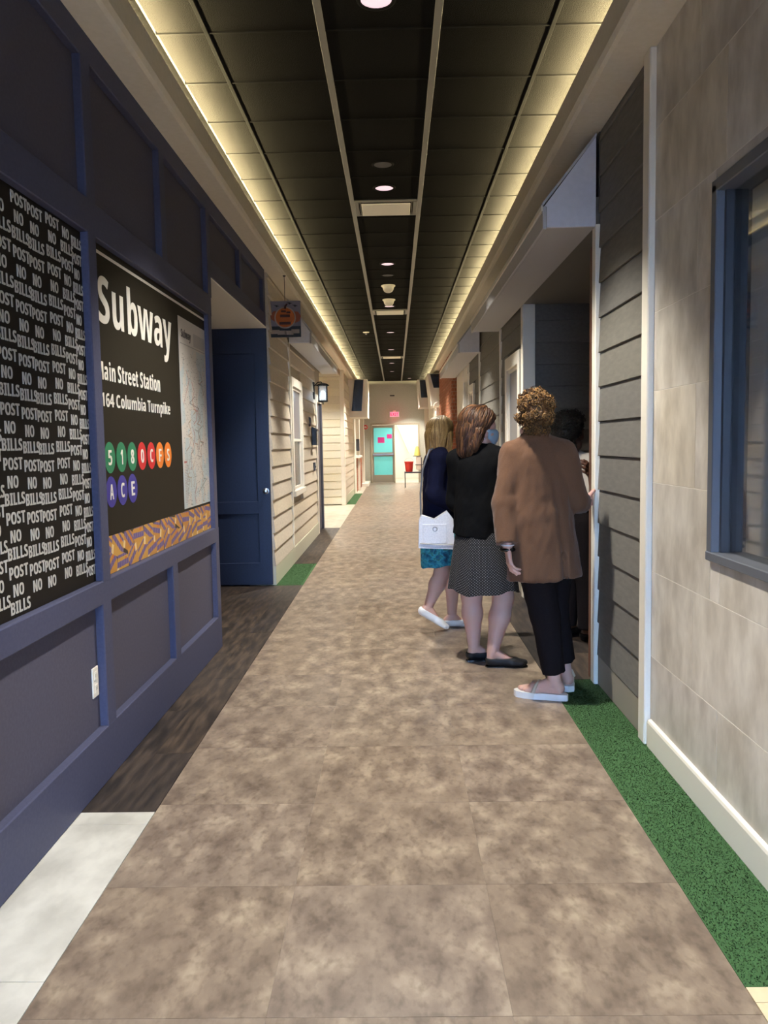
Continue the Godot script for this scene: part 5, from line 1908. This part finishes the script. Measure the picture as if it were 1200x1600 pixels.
func woman_in_coat() -> void:
	var o := P(0.80, 0, 4.48)
	var t := person(o, "woman in a brown knee-length coat with short curly golden hair, back to the camera")
	var b := heading(-14)
	var hb := heading(-2)
	var hc := P(0.752, 1.538, 4.47)
	# joints
	var shl := P(0.645, 1.335, 4.53)
	var shr := P(0.90, 1.335, 4.47)
	var ell := P(0.592, 1.075, 4.47)
	var elr := P(0.985, 1.085, 4.52)
	var wrl := P(0.592, 0.845, 4.395)
	var wrr := P(1.075, 1.065, 4.665)
	var hip := P(0.795, 0.87, 4.50)
	var knl := P(0.800, 0.47, 4.45)
	var knr := P(0.875, 0.47, 4.58)
	var anl := P(0.850, 0.10, 4.425)
	var anr := P(0.945, 0.10, 4.60)
	var big := [
		limb(P(0.757, 1.36, 4.49), hc + Vector3(0, -0.05, 0.0), 0.055, 0.05),
		limb(P(0.775, 1.28, 4.50), hip, 0.125, 0.14, b.z, 1.35), limb(shl, shr, 0.06, 0.06),
		limb(shl, ell, 0.05, 0.042), limb(ell, wrl, 0.04, 0.027), limb(shr, elr, 0.05, 0.042), limb(elr, wrr, 0.04, 0.027),
		limb(hip + b.x * -0.08, knl, 0.095, 0.06), limb(knl, anl, 0.056, 0.036), limb(hip + b.x * 0.08, knr, 0.095, 0.06), limb(knr, anr, 0.056, 0.036)]
	var heel_l := P(0.905, 0, 4.415)
	var toe_l := P(0.655, 0, 4.50)
	var heel_r := P(0.955, 0, 4.565)
	var toe_r := P(0.985, 0, 4.815)
	var sl := Vector3(0, 0, -1)
	var sr := Vector3(-1, 0, 0)
	var feet := foot_prims(anl, heel_l, toe_l, sl, 0.0, 0.03) + foot_prims(anr, heel_r, toe_r, sr, 0.0, 0.03)
	body_mesh(t, o, big, head_prims(hc, hb), [
		hand_prims(wrl, Vector3(0.1, -1.0, 0.12), Vector3(1, 0, -0.1), Vector3(0, 0, -1), 0.42),
		hand_prims(wrr, Vector3(0.45, 0.1, -0.8), Vector3(0.9, 0.0, 0.4), Vector3(0, 1, 0), 0.5), feet], M.skin)
	add_eyes(t, o, hc, hb)
	# coat
	var fd := b.z
	var coat := [
		limb(P(0.785, 1.30, 4.50), P(0.785, 0.98, 4.50), 0.142, 0.182, fd, 1.3), limb(P(0.785, 0.98, 4.50), P(0.816, 0.60, 4.49), 0.182, 0.217, fd, 1.2),
		limb(P(0.72, 1.405, 4.495), shl + Vector3(0.012, 0.01, 0), 0.048, 0.072), limb(P(0.80, 1.405, 4.50), shr + Vector3(-0.012, 0.01, 0), 0.048, 0.072),
		limb(shl, ell, 0.078, 0.068), limb(ell, wrl + Vector3(0, 0.015, 0), 0.069, 0.063, Vector3.ZERO, 1.0, true),
		limb(shr, elr, 0.076, 0.068), limb(elr, wrr + Vector3(-0.045, 0.0, 0.075), 0.068, 0.062, Vector3.ZERO, 1.0, true),
		limb(P(0.759, 1.40, 4.492), P(0.757, 1.462, 4.484), 0.078, 0.072, fd, 1.1, true)]
	var st := stool()
	field_mesh(st, coat, 0.0095, 0.018, o, {
		"cuts": [[Vector3(0.06, -1.0, 0).normalized(), -0.615]], "fold": 0.010, "fold_scale": Vector3(7, 2.2, 7),
		"grooves": [[P(0.845, 1.20, 4.40), P(0.885, 0.80, 4.36), 0.03, 0.014], [P(0.885, 0.80, 4.36), P(0.905, 0.60, 4.32), 0.03, 0.02], [P(0.72, 1.425, 4.41), P(0.80, 1.425, 4.41), 0.018, 0.008], [P(0.67, 1.36, 4.42), P(0.655, 1.26, 4.405), 0.018, 0.008]]})
	obj("coat", st, M.coat, t)
	# trousers
	st = stool()
	field_mesh(st, [
		limb(hip, hip + Vector3(0, -0.12, 0), 0.15, 0.15, fd, 1.2), limb(hip + b.x * -0.075, knl, 0.112, 0.08), limb(knl, P(0.845, 0.145, 4.43), 0.08, 0.062, Vector3.ZERO, 1.0, true),
		limb(hip + b.x * 0.075, knr, 0.112, 0.08), limb(knr, P(0.94, 0.165, 4.6), 0.08, 0.06, Vector3.ZERO, 1.0, true)], 0.010, 0.02, o, {"fold": 0.006, "fold_scale": Vector3(6, 4, 6)})
	obj("trousers", st, M.trousers, t)
	# sandals
	for f: Array in [[heel_l, toe_l, sl, anl], [heel_r, toe_r, sr, anr]]:
		var d: Vector3 = (f[1] - f[0]).normalized()
		st = stool()
		sole_mesh(st, o, f[0] - d * 0.012, f[1] + d * 0.012, f[2], 0.0, 0.034, 0.004)
		var so := obj("sandal", st, M.white_shoe, t)
		st = stool()
		var fp: Vector3 = f[0] + d * 0.185
		tube(st, [fp - f[2] * 0.046 + Vector3(0, 0.036, 0) - o, fp - f[2] * 0.03 - d * 0.02 + Vector3(0, 0.075, 0) - o, fp - d * 0.045 + Vector3(0, 0.095, 0) - o, fp + f[2] * 0.03 - d * 0.02 + Vector3(0, 0.08, 0) - o, fp + f[2] * 0.046 + Vector3(0, 0.036, 0) - o], [0.011, 0.01, 0.01, 0.01, 0.011], 8)
		obj("strap", st, M.sandal_strap, so)
	# watch band and bracelet on the left wrist
	for k: Array in [[-0.012, 0.010, M.satin_black, "watch_strap"], [0.012, 0.004, M.bag, "bracelet"]]:
		st = stool()
		var pts := []
		for i in 17:
			var a := TAU * i / 16.0
			pts.append(wrl + Vector3(cos(a) * 0.033, k[0], sin(a) * 0.027) - o)
		tube(st, pts, [k[1]], 8, Color.WHITE, false)
		obj(k[3], st, k[2], t)
	var g := func(r: float, u: float, f: float) -> Vector3: return at_frame(hc, hb, r, u, f)
	hair_mesh(t, o, hc, hb, [limb(g.call(0, 0.05, -0.02), g.call(0, 0.06, 0.008), 0.088, 0.084), limb(g.call(0, 0.0, -0.045), g.call(0, -0.045, -0.038), 0.078, 0.062, hb.x, 1.0), limb(g.call(-0.034, 0.005, -0.005), g.call(0.034, 0.005, -0.005), 0.056, 0.056)], "curly", M.hair_gold, 900, Color(0.05, 0.021, 0.007), Color(0.56, 0.29, 0.085), 5)

func woman_in_dotted_skirt() -> void:
	var o := P(0.56, 0, 5.2)
	var t := person(o, "woman in a black cardigan and dotted black skirt, wavy brown hair and blue face mask")
	var b := heading(38)
	var hb := heading(74)
	var hc := P(0.525, 1.485, 5.2)
	var shl := P(0.405, 1.295, 5.27)
	var shr := P(0.660, 1.295, 5.12)
	var ell := P(0.395, 1.03, 5.33)
	var elr := P(0.675, 1.02, 5.14)
	var wrl := P(0.58, 0.96, 5.48)
	var wrr := P(0.72, 0.95, 5.38)
	var hip := P(0.545, 0.80, 5.2)
	var knl := P(0.475, 0.43, 5.25)
	var knr := P(0.665, 0.43, 5.14)
	var anl := P(0.487, 0.095, 5.24)
	var anr := P(0.590, 0.095, 5.10)
	var heel_l := P(0.438, 0, 5.25)
	var toe_l := P(0.675, 0, 5.27)
	var heel_r := P(0.548, 0, 5.10)
	var toe_r := P(0.800, 0, 5.09)
	var far := Vector3(0, 0, -1)
	var big := [
		limb(P(0.525, 1.33, 5.2), hc + Vector3(0, -0.05, 0), 0.056, 0.05),
		limb(P(0.53, 1.22, 5.2), hip, 0.13, 0.15, b.z, 1.25), limb(shl, shr, 0.06, 0.06),
		limb(shl, ell, 0.052, 0.044), limb(ell, wrl, 0.042, 0.027), limb(shr, elr, 0.052, 0.044), limb(elr, wrr, 0.042, 0.027),
		limb(hip + b.x * -0.08, knl, 0.10, 0.066), limb(knl, knl.lerp(anl, 0.35), 0.062, 0.064), limb(knl.lerp(anl, 0.35), anl, 0.064, 0.037),
		limb(hip + b.x * 0.08, knr, 0.10, 0.066), limb(knr, knr.lerp(anr, 0.35), 0.062, 0.064), limb(knr.lerp(anr, 0.35), anr, 0.064, 0.037)]
	var feet := foot_prims(anl, heel_l, toe_l, far, 0.0, 0.006) + foot_prims(anr, heel_r, toe_r, far, 0.0, 0.006)
	body_mesh(t, o, big, head_prims(hc, hb), [
		hand_prims(wrl, Vector3(0.75, -0.1, -0.5), Vector3(0, -1, 0), Vector3(0.5, 0, 0.8), 0.5),
		hand_prims(wrr, Vector3(-0.2, -0.1, -0.95), Vector3(0, -1, 0), Vector3(-0.9, 0, 0.2), 0.5), feet], M.skin)
	add_eyes(t, o, hc, hb)
	var fd := b.z
	var st := stool()
	field_mesh(st, [
		limb(P(0.532, 1.23, 5.2), P(0.545, 0.98, 5.2), 0.172, 0.178, fd, 1.25), limb(P(0.545, 0.98, 5.2), P(0.525, 0.74, 5.2), 0.18, 0.19, fd, 1.2),
		limb(P(0.49, 1.355, 5.215), shl, 0.05, 0.072), limb(P(0.56, 1.355, 5.18), shr, 0.05, 0.074),
		limb(shl, ell, 0.072, 0.064), limb(ell, wrl + (ell - wrl) * 0.1, 0.064, 0.05, Vector3.ZERO, 1.0, true),
		limb(shr, elr, 0.074, 0.066), limb(elr, wrr + (elr - wrr) * 0.1, 0.066, 0.05, Vector3.ZERO, 1.0, true),
		limb(P(0.526, 1.34, 5.2), P(0.525, 1.385, 5.2), 0.072, 0.068, fd, 1.0, true)], 0.010, 0.035, o,
		{"cuts": [[Vector3(-0.12, -1.0, 0).normalized(), -0.865]], "fold": 0.010, "fold_scale": Vector3(7, 4, 7)})
	obj("cardigan", st, M.black_knit, t)
	skirt(t, o, P(0.545, 0.90, 5.2), P(0.545, 0.475, 5.2), Vector2(0.165, 0.14), Vector2(0.235, 0.20), b, 14, 0.022, M.dots)
	for f: Array in [[heel_l, toe_l, anl, 0.0], [heel_r, toe_r, anr, 0.0]]:
		st = stool()
		var d: Vector3 = (f[1] - f[0]).normalized()
		var fp := foot_prims(f[2], f[0], f[1] + d * 0.012, far, 0.006, 0.010)
		# low collar at the heel, lower along the instep, covering the toes
		field_mesh(st, fp, 0.0055, 0.012, o, {"cuts": [[Vector3(0.0, 1.0, 0.0), 0.058], [Vector3(0, -1, 0), 0.0]]})
		var sh := obj("shoe", st, M.black_shoe, t)
		st = stool()
		sole_mesh(st, o, f[0], f[1] + d * 0.006, far, 0.0, 0.008, 0.0)
		obj("sole", st, M.satin_black, sh)
	# face mask with ear loops
	var g := func(r: float, u: float, f: float) -> Vector3: return at_frame(hc, hb, r, u, f)
	st = stool()
	field_mesh(st, [limb(g.call(0, -0.022, 0.045), g.call(0, -0.062, 0.052), 0.076, 0.062, hb.x, 1.08), limb(g.call(0, -0.022, 0.08), g.call(0, -0.045, 0.094), 0.037, 0.038)], 0.006, 0.02, o,
		{"cuts": [[hb.z, hb.z.dot(g.call(0, 0, 0.035))], [Vector3.UP, hc.y + 0.0], [Vector3.DOWN, -(hc.y - 0.098)]], "fold": 0.003, "fold_scale": Vector3(4, 20, 4)})
	var mk := obj("face_mask", st, M.mask, t)
	st = stool()
	for e: float in [-1.0, 1.0]:
		tube(st, [g.call(e * 0.068, -0.015, 0.035) - o, g.call(e * 0.08, 0.012, 0.0) - o, g.call(e * 0.083, 0.005, -0.02) - o, g.call(e * 0.078, -0.035, -0.012) - o, g.call(e * 0.062, -0.075, 0.03) - o], [0.0022], 6)
	obj("ear_loops", st, M.white_shoe, mk).set_meta("kind", "stuff")
	hair_mesh(t, o, hc, hb, [limb(g.call(0, 0.05, -0.025), g.call(0, 0.06, 0.012), 0.098, 0.087), limb(g.call(0, 0.0, -0.05), g.call(0, -0.12, -0.062), 0.088, 0.072), limb(g.call(-0.07, -0.02, -0.02), g.call(-0.075, -0.12, -0.03), 0.045, 0.04), limb(g.call(0.06, -0.01, -0.035), g.call(0.06, -0.10, -0.055), 0.042, 0.036)], "wavy", M.hair_brown, 620, Color(0.024, 0.010, 0.005), Color(0.19, 0.085, 0.034), 8, -0.20)

func woman_with_bag() -> void:
	var o := P(0.33, 0, 6.2)
	var t := person(o, "blond woman walking in a navy cardigan and teal skirt with white flat shoes")
	var b := heading(70)
	var hb := heading(40)
	var hc := P(0.335, 1.46, 6.12)
	var shl := P(0.37, 1.30, 6.34)
	var shr := P(0.315, 1.30, 5.99)
	var ell := P(0.40, 1.04, 6.38)
	var elr := P(0.275, 1.04, 5.97)
	var wrl := P(0.58, 0.95, 6.33)
	var wrr := P(0.44, 0.93, 6.0)
	var hip := P(0.33, 0.84, 6.15)
	var knl := P(0.42, 0.46, 6.23)
	var knr := P(0.335, 0.45, 6.09)
	var anl := P(0.415, 0.085, 6.25)
	var anr := P(0.225, 0.185, 6.09)
	var heel_l := P(0.335, 0, 6.24)
	var toe_l := P(0.575, 0, 6.27)
	var heel_r := P(0.160, 0.135, 6.09)
	var toe_r := P(0.375, 0.005, 6.09)
	var far := Vector3(0, 0, -1)
	var big := [
		limb(P(0.335, 1.33, 6.15), hc + Vector3(0, -0.05, 0), 0.052, 0.048),
		limb(P(0.335, 1.23, 6.16), hip, 0.115, 0.13, b.z, 1.25), limb(shl, shr, 0.055, 0.055),
		limb(shl, ell, 0.046, 0.04), limb(ell, wrl, 0.038, 0.026), limb(shr, elr, 0.046, 0.04), limb(elr, wrr, 0.038, 0.026),
		limb(hip + b.x * -0.06, knl, 0.082, 0.055), limb(knl, knl.lerp(anl, 0.35), 0.053, 0.056), limb(knl.lerp(anl, 0.35), anl, 0.056, 0.034),
		limb(hip + b.x * 0.07, knr, 0.09, 0.058), limb(knr, knr.lerp(anr, 0.35), 0.054, 0.058), limb(knr.lerp(anr, 0.35), anr, 0.058, 0.034)]
	var feet := foot_prims(anl, heel_l, toe_l, far, 0.0, 0.006) + foot_prims(anr, heel_r, toe_r, far, 0.0, 0.006)
	body_mesh(t, o, big, head_prims(hc, hb, 0.97), [
		hand_prims(wrl, Vector3(0.9, -0.1, 0.2), Vector3(0, -1, 0), Vector3(0.2, 0, 1), 0.5),
		hand_prims(wrr, Vector3(0.95, -0.1, -0.1), Vector3(0, -1, 0), Vector3(0, 0, -1), 0.5), feet], M.skin)
	add_eyes(t, o, hc, hb, 0.97)
	var fd := b.z
	var st := stool()
	field_mesh(st, [
		limb(P(0.335, 1.24, 6.16), P(0.33, 1.0, 6.16), 0.15, 0.148, fd, 1.2), limb(P(0.33, 1.0, 6.16), P(0.33, 0.78, 6.15), 0.148, 0.165, fd, 1.2),
		limb(P(0.34, 1.355, 6.2), shl, 0.045, 0.064), limb(P(0.33, 1.355, 6.1), shr, 0.045, 0.066),
		limb(shl, ell, 0.064, 0.058), limb(ell, wrl + (ell - wrl) * 0.12, 0.058, 0.046, Vector3.ZERO, 1.0, true),
		limb(shr, elr, 0.066, 0.06), limb(elr, wrr + (elr - wrr) * 0.12, 0.06, 0.046, Vector3.ZERO, 1.0, true)], 0.010, 0.035, o,
		{"cuts": [[Vector3(0, -1.0, 0), -0.80]], "fold": 0.008, "fold_scale": Vector3(7, 4, 7)})
	obj("cardigan", st, M.navy, t)
	skirt(t, o, P(0.33, 0.86, 6.15), P(0.362, 0.495, 6.15), Vector2(0.155, 0.15), Vector2(0.170, 0.188), b, 6, 0.012, M.teal)
	for f: Array in [[heel_l, toe_l, anl], [heel_r, toe_r, anr]]:
		st = stool()
		var d: Vector3 = (f[1] - f[0]).normalized()
		var up := far.cross(d).normalized()
		if up.y < 0.0:
			up = -up
		field_mesh(st, foot_prims(f[2], f[0], f[1] + d * 0.01, far, 0.006, 0.008), 0.0055, 0.012, o, {"cuts": [[up, up.dot(f[0]) + 0.055], [-up, -up.dot(f[0]) - 0.0]]})
		obj("shoe", st, M.white_shoe, t)
	var g := func(r: float, u: float, f: float) -> Vector3: return at_frame(hc, hb, r, u, f)
	hair_mesh(t, o, hc, hb, [limb(g.call(0, 0.045, -0.022), g.call(0, 0.06, 0.010), 0.092, 0.085), limb(g.call(0, 0.0, -0.045), g.call(0, -0.12, -0.05), 0.085, 0.075), limb(g.call(-0.06, 0.0, 0.0), g.call(-0.064, -0.12, -0.005), 0.042, 0.04), limb(g.call(0.06, 0.0, 0.0), g.call(0.064, -0.12, -0.005), 0.042, 0.04)], "straight", M.hair_blond, 700, Color(0.15, 0.085, 0.028), Color(0.46, 0.29, 0.105), 12, -0.19)
	# shoulder bag hanging at her right hip
	var bo := P(0.285, 0.66, 5.86)
	var bag := thing("shoulder_bag", bo, "white shoulder bag hanging at the hip of the blond woman", "bag")
	st = stool()
	var pr := [Vector2(0.155, 0.665), Vector2(0.41, 0.652), Vector2(0.402, 0.87), Vector2(0.36, 0.925), Vector2(0.27, 0.868), Vector2(0.175, 0.90), Vector2(0.16, 0.86)]
	prism(st, pr, 5.82, 5.905, bo)
	obj("pouch", st, M.bag, bag)
	st = stool()
	box(st, P(0.185, 0.695, 5.812) - bo, P(0.355, 0.835, 5.824) - bo, 0.008)
	obj("front_pocket", st, M.bag, bag)
	obj("emblem", lathe(stool(), P(0.272, 0.80, 5.811) - bo, Vector3(0, 0, 1), [Vector2(0.012, 0.0), Vector2(0.015, 0.003), Vector2(0.018, 0.0)], 20), M.metal, bag)
	st = stool()
	tube(st, [P(0.165, 0.70, 5.81) - bo, P(0.29, 0.69, 5.809) - bo, P(0.40, 0.69, 5.81) - bo], [0.004], 6)
	obj("piping", st, M.print_grey, bag)
	st = stool()
	tube(st, [P(0.175, 0.88, 5.865) - bo, P(0.175, 1.05, 5.90) - bo, P(0.195, 1.22, 5.93) - bo, P(0.245, 1.355, 5.97) - bo, P(0.285, 1.372, 6.03) - bo, P(0.32, 1.33, 6.10) - bo], [0.007], 8)
	obj("strap", st, M.frame_grey, bag)

func woman_in_porch() -> void:
	var o := P(1.25, 0, 5.78)
	var t := person(o, "dark haired woman in a white top and black trousers, half hidden inside the porch")
	var b := heading(50)
	var hc := P(1.205, 1.455, 5.72)
	var shl := P(1.17, 1.25, 5.86)
	var shr := P(1.35, 1.25, 5.66)
	var ell := P(1.19, 1.0, 5.9)
	var elr := P(1.36, 1.02, 5.62)
	var wrl := P(1.36, 1.08, 5.95)
	var wrr := P(1.30, 1.17, 5.50)
	var hip := P(1.26, 0.84, 5.78)
	var knl := P(1.24, 0.45, 5.85)
	var knr := P(1.32, 0.45, 5.72)
	var anl := P(1.22, 0.09, 5.87)
	var anr := P(1.32, 0.09, 5.70)
	var dir := -b.z
	var side := -b.x
	var hl := P(1.19, 0, 5.89)
	var hr := P(1.29, 0, 5.73)
	var tl := hl + dir * 0.24
	var tr := hr + dir * 0.24
	var big := [
		limb(P(1.235, 1.28, 5.76), hc + Vector3(0, -0.05, 0), 0.052, 0.048),
		limb(P(1.25, 1.18, 5.77), hip, 0.115, 0.125, b.z, 1.3), limb(shl, shr, 0.055, 0.055),
		limb(shl, ell, 0.046, 0.04), limb(ell, wrl, 0.038, 0.026), limb(shr, elr, 0.046, 0.04), limb(elr, wrr, 0.038, 0.026),
		limb(hip + b.x * -0.07, knl, 0.09, 0.056), limb(knl, anl, 0.054, 0.034), limb(hip + b.x * 0.07, knr, 0.09, 0.056), limb(knr, anr, 0.054, 0.034)]
	body_mesh(t, o, big, head_prims(hc, b, 0.97), [
		hand_prims(wrl, Vector3(0.8, 0.2, -0.3), Vector3(0, -1, 0), Vector3(0, 0, 1), 0.5),
		hand_prims(wrr, Vector3(-0.3, 0.4, 0.6), Vector3(-0.5, 0, -0.5), Vector3(0, 1, 0), 0.5), foot_prims(anl, hl, tl, side, 0.0, 0.006) + foot_prims(anr, hr, tr, side, 0.0, 0.006)], M.skin_dark)
	add_eyes(t, o, hc, b, 0.97)
	var st := stool()
	field_mesh(st, [
		limb(P(1.25, 1.19, 5.77), P(1.26, 0.9, 5.78), 0.142, 0.15, b.z, 1.25), limb(P(1.235, 1.295, 5.77), shl, 0.045, 0.06), limb(P(1.25, 1.295, 5.75), shr, 0.045, 0.06),
		limb(shl, ell, 0.06, 0.056, Vector3.ZERO, 1.0, true), limb(shr, elr, 0.06, 0.056, Vector3.ZERO, 1.0, true)], 0.011, 0.03, o, {"cuts": [[Vector3(0, -1, 0), -0.93]], "fold": 0.007})
	obj("blouse", st, M.blouse, t)
	st = stool()
	field_mesh(st, [limb(hip + Vector3(0, 0.1, 0), hip + Vector3(0, -0.06, 0), 0.135, 0.14, b.z, 1.2), limb(hip + b.x * -0.07, knl, 0.10, 0.075), limb(knl, anl, 0.072, 0.062, Vector3.ZERO, 1.0, true), limb(hip + b.x * 0.07, knr, 0.10, 0.075), limb(knr, anr, 0.072, 0.062, Vector3.ZERO, 1.0, true)], 0.011, 0.02, o, {"fold": 0.005})
	obj("trousers", st, M.trousers, t)
	for f: Array in [[hl, tl, anl], [hr, tr, anr]]:
		st = stool()
		field_mesh(st, foot_prims(f[2], f[0], f[1], side, 0.006, 0.008), 0.0065, 0.012, o, {"cuts": [[Vector3.UP, 0.06], [Vector3.DOWN, 0.0]]})
		obj("shoe", st, M.black_shoe, t)
	var g := func(r: float, u: float, f: float) -> Vector3: return at_frame(hc, b, r, u, f)
	hair_mesh(t, o, hc, b, [limb(g.call(0, 0.05, -0.03), g.call(0, 0.065, 0.005), 0.108, 0.092), limb(g.call(0, -0.01, -0.055), g.call(0, -0.07, -0.05), 0.085, 0.065)], "curly", M.hair_dark, 500, Color(0.006, 0.004, 0.003), Color(0.03, 0.018, 0.01), 15)
